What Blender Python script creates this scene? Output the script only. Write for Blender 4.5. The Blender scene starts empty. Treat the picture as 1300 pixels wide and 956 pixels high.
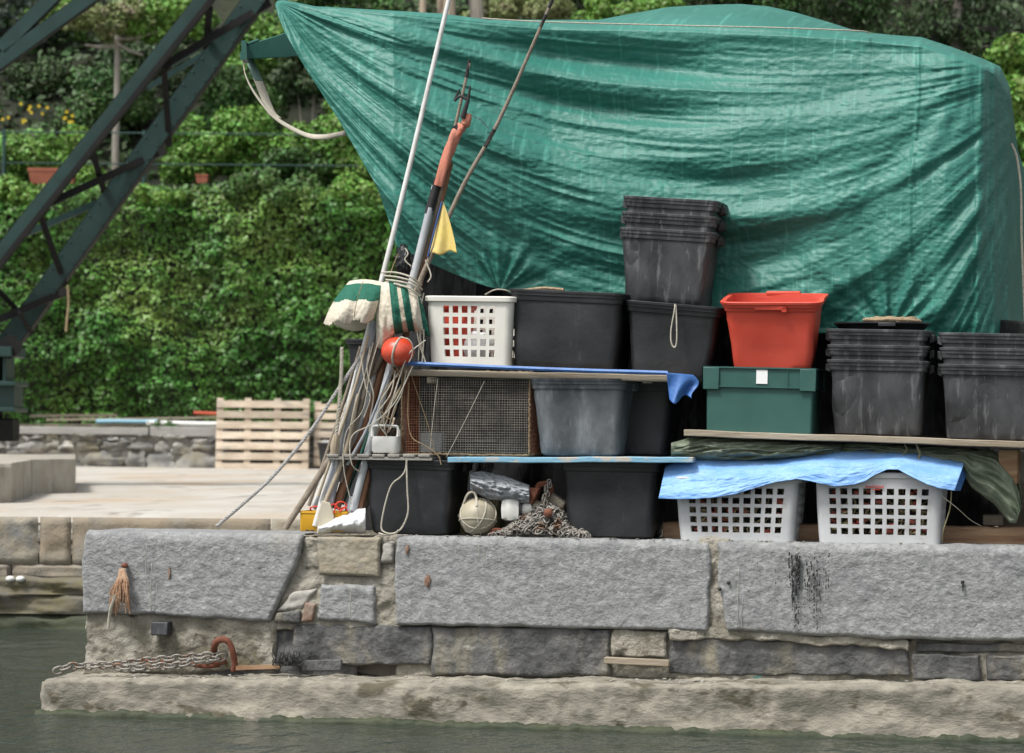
import bpy, bmesh, math, random
import numpy as np
from mathutils import Vector, Matrix, noise as mn
random.seed(7)
RNG = np.random.default_rng(11)
SC = bpy.context.scene
COL = SC.collection
R = math.radians
# ---------------------------------------------------------------- camera, world, sun, exposure
FPX = 3900.0; CX, CY, YH = 650.0, 478.0, 540.0
YAW, ROLL, DIST, EYE = R(12), R(0.5), 14.3, 0.52
fw = Vector((-math.sin(YAW), math.cos(YAW), 0)); rt = Vector((math.cos(YAW), math.sin(YAW), 0)); up = Vector((0, 0, 1))
CAM = -DIST*fw + Vector((0, 0, EYE))
RX = rt*math.cos(ROLL) + up*math.sin(ROLL); UX = up*math.cos(ROLL) - rt*math.sin(ROLL)
cd = bpy.data.cameras.new('camera'); cam = bpy.data.objects.new('camera', cd); COL.objects.link(cam)
cam.matrix_world = Matrix(((RX.x, UX.x, -fw.x, CAM.x), (RX.y, UX.y, -fw.y, CAM.y), (RX.z, UX.z, -fw.z, CAM.z), (0, 0, 0, 1)))
cd.sensor_width = 36; cd.lens = 36*FPX/1300; cd.shift_y = (YH-CY)/1300; cd.clip_end = 600
cd.dof.use_dof = True; cd.dof.focus_distance = 14.2; cd.dof.aperture_fstop = 5.2
SC.camera = cam
SUN_EL, SUN_AZ = R(58), R(215)      # direction the light comes from, measured clockwise from +Y
wd = bpy.data.worlds.new('World'); SC.world = wd; wd.use_nodes = True
nt = wd.node_tree; nt.nodes.clear()
sk = nt.nodes.new('ShaderNodeTexSky'); sk.sky_type = 'NISHITA'; sk.sun_disc = False
sk.sun_elevation = SUN_EL; sk.sun_rotation = SUN_AZ; sk.dust_density = 4; sk.air_density = 1.0; sk.ozone_density = .6
hs = nt.nodes.new('ShaderNodeHueSaturation'); hs.inputs['Saturation'].default_value = .22
bg = nt.nodes.new('ShaderNodeBackground'); bg.inputs['Strength'].default_value = .132
wo = nt.nodes.new('ShaderNodeOutputWorld')
nt.links.new(sk.outputs[0], hs.inputs['Color']); nt.links.new(hs.outputs[0], bg.inputs[0]); nt.links.new(bg.outputs[0], wo.inputs[0])
sd = bpy.data.lights.new('sun', 'SUN'); sun = bpy.data.objects.new('sun', sd); COL.objects.link(sun)
sd.energy = 2.3; sd.angle = R(11); sd.color = (1, .97, .92)
sdir = Vector((math.sin(SUN_AZ)*math.cos(SUN_EL), math.cos(SUN_AZ)*math.cos(SUN_EL), math.sin(SUN_EL)))
sun.rotation_euler = sdir.to_track_quat('Z', 'Y').to_euler()
SC.view_settings.view_transform = 'Standard'; SC.view_settings.look = 'None'
SC.view_settings.gamma = 1; SC.view_settings.exposure = 0.46; SC.view_settings.use_curve_mapping = False
# ---------------------------------------------------------------- placement helpers (photo coordinates -> places in the world)
def ray(px, py): return fw + RX*((px-CX)/FPX) + UX*((YH-py)/FPX)
def P(px, py, Y=0.0):
    d = ray(px, py); t = (Y-CAM.y)/d.y; return CAM + d*t
def D(px, py, dist): return CAM + ray(px, py)*dist
def G(px, py, z):
    d = ray(px, py); t = (z-CAM.z)/d.z; return CAM + d*t
def W(a, d, z): return Vector((CAM.x, CAM.y, 0)) + fw*d + rt*a + Vector((0, 0, z))
def A(px, d): return (px-CX)/FPX*d
def lerp(a, b, t): return a+(b-a)*t
def sm(t): t = max(0, min(1, t)); return t*t*(3-2*t)
def pl(pts, x):
    if x <= pts[0][0]: return pts[0][1]
    for (a, b), (c, d) in zip(pts, pts[1:]):
        if x <= c: return b+(d-b)*(x-a)/(c-a)
    return pts[-1][1]
def N3(x, y, z): return mn.noise(Vector((x, y, z)))
def FB(x, y, z, o=4): return mn.fractal(Vector((x, y, z)), 1.0, 2.0, o)
def spline(pts, n=8):
    pts = [Vector(p) for p in pts]
    if len(pts) < 3: return [pts[0].lerp(pts[1], i/n) for i in range(n+1)]
    q = [2*pts[0]-pts[1]]+pts+[2*pts[-1]-pts[-2]]; out = []
    for i in range(1, len(q)-2):
        a, b, c, d = q[i-1:i+3]
        for k in range(n):
            t = k/n
            out.append(.5*((2*b)+(c-a)*t+(2*a-5*b+4*c-d)*t*t+(3*b-a-3*c+d)*t**3))
    out.append(pts[-1]); return out
# ---------------------------------------------------------------- materials
def mat(name, c1, c2=None, scale=6, rough=.75, bump=0, bscale=30, stretch=(1, 1, 1), detail=8, lo=.38, hi=.62, c3=None, s3=2.0, l3=.55, h3=.7,
        stretch3=None, metal=0, spec=.5, rnd=None, bdist=.01, bstretch=None, layers=(), wave=None, sss=0):
    """two colours mixed by noise, a third in patches; rnd = attribute that varies the value per leaf / stone"""
    m = bpy.data.materials.new(name); m.use_nodes = True; t = m.node_tree; n = t.nodes; L = t.links
    b = n['Principled BSDF']; b.inputs['Roughness'].default_value = rough; b.inputs['Metallic'].default_value = metal
    b.inputs['Specular IOR Level'].default_value = spec
    tc = n.new('ShaderNodeTexCoord')
    def mapped(st):
        mp = n.new('ShaderNodeMapping'); mp.inputs['Scale'].default_value = st; L.new(tc.outputs['Object'], mp.inputs[0]); return mp.outputs[0]
    def noise(sc, st, det=detail, ro=.6):
        x = n.new('ShaderNodeTexNoise'); x.inputs['Scale'].default_value = sc; x.inputs['Detail'].default_value = det; x.inputs['Roughness'].default_value = ro
        L.new(mapped(st), x.inputs['Vector']); return x.outputs['Fac']
    def mask(f, lo, hi):
        r = n.new('ShaderNodeMapRange'); r.inputs['From Min'].default_value = lo; r.inputs['From Max'].default_value = hi; r.clamp = True
        L.new(f, r.inputs['Value']); return r.outputs[0]
    def mix(f, a, c):
        x = n.new('ShaderNodeMix'); x.data_type = 'RGBA'; L.new(f, x.inputs[0])
        for s, v in ((6, a), (7, c)):
            if isinstance(v, tuple): x.inputs[s].default_value = (*v, 1)
            else: L.new(v, x.inputs[s])
        return x.outputs[2]
    col = c1
    if c2: col = mix(mask(noise(scale, stretch), lo, hi), c1, c2)
    if c3: col = mix(mask(noise(s3, stretch3 or stretch), l3, h3), col, c3)
    for (c, sc, st, a, z) in layers: col = mix(mask(noise(sc, st), a, z), col, c)
    if rnd:
        at = n.new('ShaderNodeAttribute'); at.attribute_name = 'rnd'
        h = n.new('ShaderNodeHueSaturation')
        r1 = n.new('ShaderNodeMapRange'); r1.inputs['To Min'].default_value = rnd[0]; r1.inputs['To Max'].default_value = rnd[1]; L.new(at.outputs['Fac'], r1.inputs['Value'])
        L.new(r1.outputs[0], h.inputs['Value'])
        if len(rnd) > 2:
            r2 = n.new('ShaderNodeMath'); r2.operation = 'MULTIPLY_ADD'; r2.inputs[1].default_value = rnd[2]; r2.inputs[2].default_value = .5-rnd[2]/2
            L.new(at.outputs['Fac'], r2.inputs[0]); L.new(r2.outputs[0], h.inputs['Hue'])
        if isinstance(col, tuple): h.inputs['Color'].default_value = (*col, 1)
        else: L.new(col, h.inputs['Color'])
        col = h.outputs[0]
    if isinstance(col, tuple): b.inputs['Base Color'].default_value = (*col, 1)
    else: L.new(col, b.inputs['Base Color'])
    if bump:
        bp = n.new('ShaderNodeBump'); bp.inputs['Strength'].default_value = bump; bp.inputs['Distance'].default_value = bdist
        h = noise(bscale, bstretch or stretch, 6, .65)
        L.new(h, bp.inputs['Height']); L.new(bp.outputs[0], b.inputs['Normal'])
    if sss: b.inputs['Subsurface Weight'].default_value = sss; b.inputs['Subsurface Radius'].default_value = (.02, .02, .01)
    return m
M = {}
M['granite'] = mat('pitted_grey_stone', (.215, .222, .222), (.33, .338, .336), 30, .85, .8, 70, stretch=(1, 1, 1.25), bdist=.012, c3=(.33, .31, .27), s3=1.7, l3=.58, h3=.72,
                   layers=(((.13, .135, .15), 90, (1, 1, 1), .60, .68), ((.45, .45, .44), 26, (1, 1, .6), .66, .74), ((.16, .165, .17), 2.6, (1, 1, 1.5), .56, .74), ((.36, .33, .26), 6, (1, 1, .5), .66, .74)))
M['granite_dark'] = mat('damp_dark_stone', (.065, .067, .068), (.15, .15, .145), 9, .8, .9, 30, bdist=.02, c3=(.24, .22, .165), s3=5, l3=.54, h3=.68, stretch3=(1, 1, .45), layers=(((.34, .33, .30), 11, (.6, 1, 1.4), .66, .73), ((.035, .035, .034), 4, (1, 1, 1), .56, .66)))
M['mortar'] = mat('crumbling_mortar', (.27, .25, .20), (.42, .395, .335), 7, .95, 1, 30, bdist=.03, c3=(.10, .09, .07), s3=9, l3=.60, h3=.67, layers=(((.16, .15, .11), 3, (1, 1, .6), .54, .66),))
M['sandstone'] = mat('weathered_ochre_stone', (.28, .245, .18), (.34, .31, .25), 8, .9, .8, 28, bdist=.015, c3=(.2, .2, .19), s3=5)
M['rust_stone'] = mat('rusty_stone', (.2, .09, .05), (.26, .2, .16), 12, .9, .6, 30)
M['pale_stone'] = mat('pale_stone', (.33, .32, .29), (.42, .4, .36), 9, .9, .7, 30)
M['pier_face'] = mat('pier_masonry', (.27, .22, .155), (.25, .235, .2), 2.4, .9, .7, 14, bdist=.02, c3=(.17, .15, .12), s3=3)
M['pier_top'] = mat('pier_paving', (.40, .365, .31), (.47, .45, .41), 1.1, .9, .4, 20, c3=(.42, .32, .22), s3=.8, l3=.5, h3=.7, stretch=(1, .45, 1), layers=(((.24, .22, .19), 3.5, (1, .3, 1), .58, .68), ((.2, .19, .17), 22, (1, .5, 1), .68, .74), ((.55, .53, .49), 9, (1, .4, 1), .62, .72)))
M['concrete'] = mat('rough_concrete', (.31, .285, .235), (.39, .365, .315), 5, .95, .6, 30, c3=(.22, .2, .17), s3=3, stretch3=(1, 1, .3))
M['algae'] = mat('algae_stone', (.02, .03, .012), (.045, .055, .025), 6, .7, .8, 20)
M['tide'] = mat('tide_stone', (.13, .115, .06), (.15, .14, .12), 5, .8, .8, 20, c3=(.2, .16, .07), s3=2)
M['dry_wall'] = mat('rubble_stone', (.17, .17, .165), (.33, .32, .29), 5, .9, .8, 20, rnd=(.65, 1.25), c3=(.27, .24, .14), s3=1.5)
M['wall_mortar'] = mat('rubble_mortar', (.26, .245, .21), (.33, .31, .28), 5, .95, .6, 20)
M['coping'] = mat('grey_coping', (.27, .265, .25), (.33, .32, .3), 4, .9, .4, 20, stretch=(1, 1, 5))
M['ledge'] = mat('worn_ledge', (.19, .178, .145), (.32, .295, .24), 12, .9, 1, 45, stretch=(.5, 1, 1), c3=(.10, .09, .06), s3=9, l3=.54, h3=.62)
M['black'] = mat('black_plastic', (.011, .012, .0135), (.022, .0235, .026), 5, .46, .15, 40, spec=.5, c3=(.055, .058, .062), s3=22, l3=.62, h3=.85, stretch3=(1.3, 1.3, .3), layers=(((.12, .12, .12), 110, (1, 1, .6), .72, .78),))
M['black_dusty'] = mat('scuffed_black_plastic', (.020, .021, .023), (.062, .065, .070), 7, .55, .2, 40, stretch=(1, 1, .55), c3=(.17, .175, .18), s3=19, l3=.54, h3=.74, stretch3=(1.4, 1.4, .25), spec=.4, layers=(((.24, .24, .24), 75, (1.3, 1.3, .12), .66, .74), ((.22, .22, .21), 130, (1, 1, 1), .70, .76)))
M['grey_tub'] = mat('chalky_grey_plastic', (.042, .048, .053), (.115, .125, .135), 4.5, .6, .15, 40, c3=(.2, .22, .235), s3=13, l3=.5, h3=.75, stretch=(1, 1, .8), stretch3=(1.2, 1.2, .4))
M['red'] = mat('faded_red_plastic', (.62, .07, .04), (.68, .095, .06), 3, .5, .08, 30, sss=0)
M['green_box'] = mat('green_plastic', (.022, .088, .075), (.03, .105, .09), 6, .5, .06, 30, layers=(((.12, .22, .2), 40, (1, 1, .3), .7, .76),))
M['white_pl'] = mat('white_plastic', (.70, .70, .67), (.62, .62, .59), 6, .5, .05, 30, c3=(.5, .48, .42), s3=5, l3=.6, h3=.8)
M['cream_pl'] = mat('cream_plastic', (.78, .77, .70), (.72, .70, .63), 6, .5)
M['grey_pl'] = mat('grey_white_plastic', (.55, .56, .57), (.49, .50, .51), 6, .55, .05, 30, c3=(.34, .33, .3), s3=8, l3=.58, h3=.8)
M['blue_cloth'] = mat('blue_sheet', (.16, .36, .74), (.24, .45, .80), 9, .5, .5, 60, stretch=(1, 1, 2.5), bdist=.006, layers=(((.45, .55, .68), 30, (1, 1, 1), .66, .74), ((.14, .27, .52), 5, (1, 1, 1), .64, .76)), c3=(.30, .50, .82), s3=14, l3=.55, h3=.75, stretch3=(.7, .7, 2.5))
M['blue_edge'] = mat('blue_plastic_sheet', (.035, .12, .36), (.06, .18, .46), 9, .45, .3, 40)
M['khaki'] = mat('khaki_tarpaulin', (.12, .15, .10), (.2, .235, .17), 7, .42, .6, 35, bdist=.012)
M['paint_blue'] = mat('flaking_blue_board', (.16, .36, .50), (.22, .42, .54), 8, .7, .5, 40, c3=(.46, .42, .36), s3=14, l3=.52, h3=.58, stretch=(.35, 1, 1))
M['paint_worn'] = mat('worn_board_top', (.42, .39, .34), (.5, .48, .43), 8, .8, .4, 40, stretch=(.2, 1, 1))
M['plank'] = mat('weathered_plank', (.26, .215, .155), (.38, .335, .265), 14, .85, .6, 50, stretch=(.12, 1, 1), c3=(.14, .11, .08), s3=12, l3=.6, h3=.7)
M['plank_dark'] = mat('old_dark_plank', (.10, .085, .065), (.2, .17, .13), 14, .85, .6, 50, stretch=(.12, 1, 1))
M['timber'] = mat('sawn_timber', (.20, .10, .05), (.40, .27, .16), 11, .75, .5, 40, stretch=(.15, 1, 1.6), c3=(.11, .06, .035), s3=9, l3=.6, h3=.75, stretch3=(.2, 1, 1.5))
M['pallet'] = mat('pallet_wood', (.44, .36, .27), (.60, .51, .40), 9, .85, .5, 30, stretch=(.3, 1, 1), rnd=(.68, 1.15), c3=(.3, .27, .23), s3=5)
M['slat'] = mat('grey_duckboard', (.23, .22, .20), (.30, .29, .26), 12, .8, .4, 40)
M['steel_green'] = mat('dark_green_steel', (.009, .033, .029), (.015, .045, .040), 4, .5, .1, 30, spec=.4)
M['steel_black'] = mat('dark_steel_and_painted_shade', (.006, .0075, .0075), (.012, .011, .010), 6, .7, spec=.25)
M['steel_green2'] = mat('green_painted_beam', (.02, .10, .08), (.03, .13, .10), 5, .5, .1, 30)
M['white_paint'] = mat('white_painted_pole', (.70, .71, .70), (.58, .57, .54), 14, .45, c3=(.35, .2, .1), s3=30, l3=.68, h3=.72)
M['alu'] = mat('dull_aluminium', (.52, .54, .55), (.38, .40, .42), 9, .45, .2, 40, stretch=(1, 1, .3))
M['pipe'] = mat('grey_blue_pipe', (.25, .28, .32), (.36, .38, .41), 11, .6, .2, 40, stretch=(1, 1, .4), c3=(.14, .16, .2), s3=12, l3=.6, h3=.7)
M['pole_wood'] = mat('brown_pole', (.19, .085, .045), (.27, .135, .075), 12, .6, .2, 40, stretch=(2, 2, .3))
M['pole_pale'] = mat('pale_wood_pole', (.33, .27, .19), (.45, .38, .28), 12, .7, .3, 40, stretch=(2, 2, .3))
M['pole_grey'] = mat('weathered_stick', (.20, .165, .125), (.28, .24, .19), 16, .8, .5, 50)
M['rubber'] = mat('black_rubber', (.012, .012, .013), (.02, .02, .02), 20, .6)
M['rag_orange'] = mat('faded_orange_flag', (.50, .17, .11), (.58, .25, .18), 14, .85, .6, 30, stretch=(1, 1, .4), c3=(.62, .07, .03), s3=5, l3=.6, h3=.66)
M['yellow_flag'] = mat('yellow_flag', (.72, .56, .16), (.66, .52, .2), 8, .7, .4, 30)
M['buoy_red'] = mat('orange_red_float', (.68, .055, .018), (.6, .06, .025), 8, .38, c3=(.62, .14, .09), s3=3)
M['buoy_cream'] = mat('beige_float', (.42, .375, .27), (.36, .33, .25), 5, .5, c3=(.25, .22, .17), s3=9)
M['rope'] = mat('pale_rope', (.52, .49, .41), (.40, .37, .30), 60, .9, .5, 150)
M['rope_grey'] = mat('grey_rope', (.50, .49, .47), (.38, .37, .36), 60, .9, .5, 150)
M['rope_tan'] = mat('tan_cord', (.30, .23, .13), (.22, .16, .09), 60, .9, .5, 150)
M['rag'] = mat('frayed_rope', (.42, .29, .19), (.36, .19, .11), 18, .95, .8, 80, c3=(.42, .38, .3), s3=12)
M['rust'] = mat('rusted_iron', (.13, .04, .02), (.20, .075, .045), 22, .85, .8, 60, metal=.0)
M['chain'] = mat('galvanised_chain', (.20, .19, .17), (.30, .28, .25), 30, .5, .3, 60, c3=(.17, .09, .05), s3=16, l3=.56, h3=.66, metal=.35)
M['net_floats'] = mat('red_net_float', (.50, .085, .06), (.42, .13, .10), 20, .6)
M['net'] = mat('olive_net', (.22, .19, .10), (.38, .34, .2), 30, .95, .8, 80)
M['net_dark'] = mat('dark_net', (.018, .018, .018), (.06, .058, .052), 12, .95, .8, 60)
M['wire'] = mat('trap_wire', (.09, .085, .07), (.19, .175, .15), 12, .7)
M['wire_rust'] = mat('rusty_trap_wire', (.22, .09, .045), (.16, .06, .03), 12, .8)
M['twig'] = mat('binding_twine', (.17, .12, .07), (.26, .19, .11), 40, .95, .8, 90)
M['yellow_box'] = mat('yellow_plastic', (.70, .38, .02), (.62, .33, .02), 6, .5)
M['bag'] = mat('white_plastic_bag', (.80, .81, .82), (.76, .77, .78), 9, .7, .2, 40)
M['bag_grey'] = mat('grey_plastic_bag', (.24, .26, .28), (.34, .36, .38), 9, .6, .3, 30)
M['black_sheet_and_gap_backing'] = mat('black_sheeting', (.010, .011, .012), (.02, .021, .022), 10, .7, .6, 14, stretch=(3, 3, .5), bdist=.03)
M['terracotta'] = mat('terracotta', (.26, .08, .045), (.32, .11, .065), 5, .85)
M['bark'] = mat('pale_bark', (.22, .20, .17), (.32, .30, .26), 9, .9, .6, 20, stretch=(1, 1, .3))
M['bark_tan'] = mat('smooth_tan_bark', (.34, .27, .20), (.40, .34, .27), 7, .9, .4, 20)
M['fence'] = mat('dark_green_rail', (.02, .06, .055))
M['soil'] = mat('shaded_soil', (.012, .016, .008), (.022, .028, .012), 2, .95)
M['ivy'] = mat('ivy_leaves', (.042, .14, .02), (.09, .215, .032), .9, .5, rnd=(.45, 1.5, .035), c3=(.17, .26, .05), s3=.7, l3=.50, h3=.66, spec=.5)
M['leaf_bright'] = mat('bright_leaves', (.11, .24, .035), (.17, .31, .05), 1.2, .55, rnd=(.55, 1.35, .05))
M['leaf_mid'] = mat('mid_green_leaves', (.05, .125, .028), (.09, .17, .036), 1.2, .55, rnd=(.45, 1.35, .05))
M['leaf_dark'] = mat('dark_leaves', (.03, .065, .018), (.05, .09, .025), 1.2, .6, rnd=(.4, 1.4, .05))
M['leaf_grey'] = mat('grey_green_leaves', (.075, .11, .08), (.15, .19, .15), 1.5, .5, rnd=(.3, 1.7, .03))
M['leaf_pale'] = mat('pale_leaves_and_blossom', (.16, .22, .06), (.24, .26, .11), 1.5, .6, rnd=(.5, 1.4, .07), c3=(.34, .28, .2), s3=2.5, l3=.56, h3=.66)
M['petal_y'] = mat('yellow_petals', (.62, .46, .03)); M['petal_w'] = mat('white_petals', (.75, .73, .68))
M['label_white'] = mat('white_label', (.8, .8, .8)); M['label_red'] = mat('red_print', (.6, .03, .02))
M['pipe_white'] = mat('white_pipe', (.72, .72, .7)); M['pipe_blue'] = mat('pale_blue_pipe', (.25, .45, .55))
M['red_pipe'] = mat('red_brown_pipe', (.5, .09, .05)); M['webbing_w'] = mat('white_webbing', (.62, .58, .48), (.5, .46, .37), 9, .9)
M['webbing_g'] = mat('grey_green_webbing', (.16, .25, .22)); M['red_string'] = mat('red_string', (.65, .05, .03))
M['paddle'] = mat('cream_paddle_blade', (.55, .50, .38), (.46, .42, .33), 9, .7); M['brass'] = mat('black_line', (.03, .03, .03))
M['straw'] = mat('straw_rope', (.40, .31, .2), (.28, .2, .12), 40, .95, .8, 80)
M['cloth_blue'] = mat('navy_blue_cloth', (.02, .07, .22), (.04, .11, .3), 12, .8)
def striped(name, stops, axis):
    m = bpy.data.materials.new(name); m.use_nodes = True; t = m.node_tree; n = t.nodes; L = t.links; b = n['Principled BSDF']; b.inputs['Roughness'].default_value = .85
    at = n.new('ShaderNodeAttribute'); at.attribute_name = 'st'; sx = n.new('ShaderNodeSeparateXYZ'); L.new(at.outputs['Vector'], sx.inputs[0])
    cr = n.new('ShaderNodeValToRGB'); cr.color_ramp.interpolation = 'CONSTANT'; L.new(sx.outputs[axis], cr.inputs[0]); e = cr.color_ramp.elements
    cc = {'g': (.012, .115, .075, 1), 'c': (.58, .53, .43, 1), 'n': (.44, .39, .30, 1)}
    e[0].position = 0; e[0].color = cc[stops[0][1]]; e[1].position = stops[1][0]; e[1].color = cc[stops[1][1]]
    for p, k in stops[2:]: q = e.new(p); q.color = cc[k]
    L.new(cr.outputs[0], b.inputs['Base Color'])
    nz = n.new('ShaderNodeTexNoise'); nz.inputs['Scale'].default_value = 24; bp = n.new('ShaderNodeBump'); bp.inputs['Strength'].default_value = .9; bp.inputs['Distance'].default_value = .015
    tc = n.new('ShaderNodeTexCoord'); L.new(tc.outputs['Object'], nz.inputs['Vector']); L.new(nz.outputs[0], bp.inputs['Height']); L.new(bp.outputs[0], b.inputs['Normal'])
    return m
M['stripe_flap'] = striped('green_and_cream_stripes', [(0, 'c'), (.10, 'g'), (.5, 'c')], 1)
M['stripe_cover'] = striped('cream_and_green_stripes', [(0, 'c'), (.30, 'g'), (.46, 'n'), (.54, 'g'), (.68, 'c'), (.87, 'g')], 0)
def tarp_material():
    m = bpy.data.materials.new('green_tarpaulin'); m.use_nodes = True; t = m.node_tree; n = t.nodes; L = t.links; b = n['Principled BSDF']
    b.inputs['Roughness'].default_value = .50; b.inputs['Specular IOR Level'].default_value = .42
    tc = n.new('ShaderNodeTexCoord')
    def noise(sc, st, det=6):
        mp = n.new('ShaderNodeMapping'); mp.inputs['Scale'].default_value = st; L.new(tc.outputs['Object'], mp.inputs[0])
        x = n.new('ShaderNodeTexNoise'); x.inputs['Scale'].default_value = sc; x.inputs['Detail'].default_value = det; L.new(mp.outputs[0], x.inputs['Vector']); return x.outputs['Fac']
    def mix(f, lo, hi, a, c):
        r = n.new('ShaderNodeMapRange'); r.inputs['From Min'].default_value = lo; r.inputs['From Max'].default_value = hi; L.new(f, r.inputs['Value'])
        x = n.new('ShaderNodeMix'); x.data_type = 'RGBA'; L.new(r.outputs[0], x.inputs[0])
        for s, v in ((6, a), (7, c)):
            if isinstance(v, tuple): x.inputs[s].default_value = (*v, 1)
            else: L.new(v, x.inputs[s])
        return x.outputs[2]
    c = mix(noise(1.3, (1, 1, 1)), .35, .65, (.026, .155, .122), (.042, .192, .155))
    c = mix(noise(46, (1, .04, .10)), .56, .80, c, (.085, .31, .25))
    c = mix(noise(9, (1, 1, 1.6)), .60, .85, c, (.04, .25, .19))
    L.new(c, b.inputs['Base Color'])
    b1 = n.new('ShaderNodeBump'); b1.inputs['Strength'].default_value = .5; b1.inputs['Distance'].default_value = .010; L.new(noise(11, (1, 1, 3.4), 8), b1.inputs['Height'])
    b2 = n.new('ShaderNodeBump'); b2.inputs['Strength'].default_value = .35; b2.inputs['Distance'].default_value = .004; L.new(noise(48, (1, 1, 1.8), 4), b2.inputs['Height'])
    L.new(b1.outputs[0], b2.inputs['Normal']); L.new(b2.outputs[0], b.inputs['Normal'])
    return m
M['tarp'] = tarp_material()
def water_material():
    m = bpy.data.materials.new('harbour_water'); m.use_nodes = True; t = m.node_tree; n = t.nodes; L = t.links; b = n['Principled BSDF']
    b.inputs['Base Color'].default_value = (.035, .045, .036, 1); b.inputs['Roughness'].default_value = .14; b.inputs['IOR'].default_value = 1.33
    tc = n.new('ShaderNodeTexCoord'); mp = n.new('ShaderNodeMapping'); mp.inputs['Scale'].default_value = (1, .5, 1); L.new(tc.outputs['Object'], mp.inputs[0])
    x = n.new('ShaderNodeTexNoise'); x.inputs['Scale'].default_value = 5; x.inputs['Detail'].default_value = 4; L.new(mp.outputs[0], x.inputs['Vector'])
    bp = n.new('ShaderNodeBump'); bp.inputs['Strength'].default_value = 1; bp.inputs['Distance'].default_value = .12
    L.new(x.outputs[0], bp.inputs['Height']); L.new(bp.outputs[0], b.inputs['Normal']); return m
M['water'] = water_material()
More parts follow.
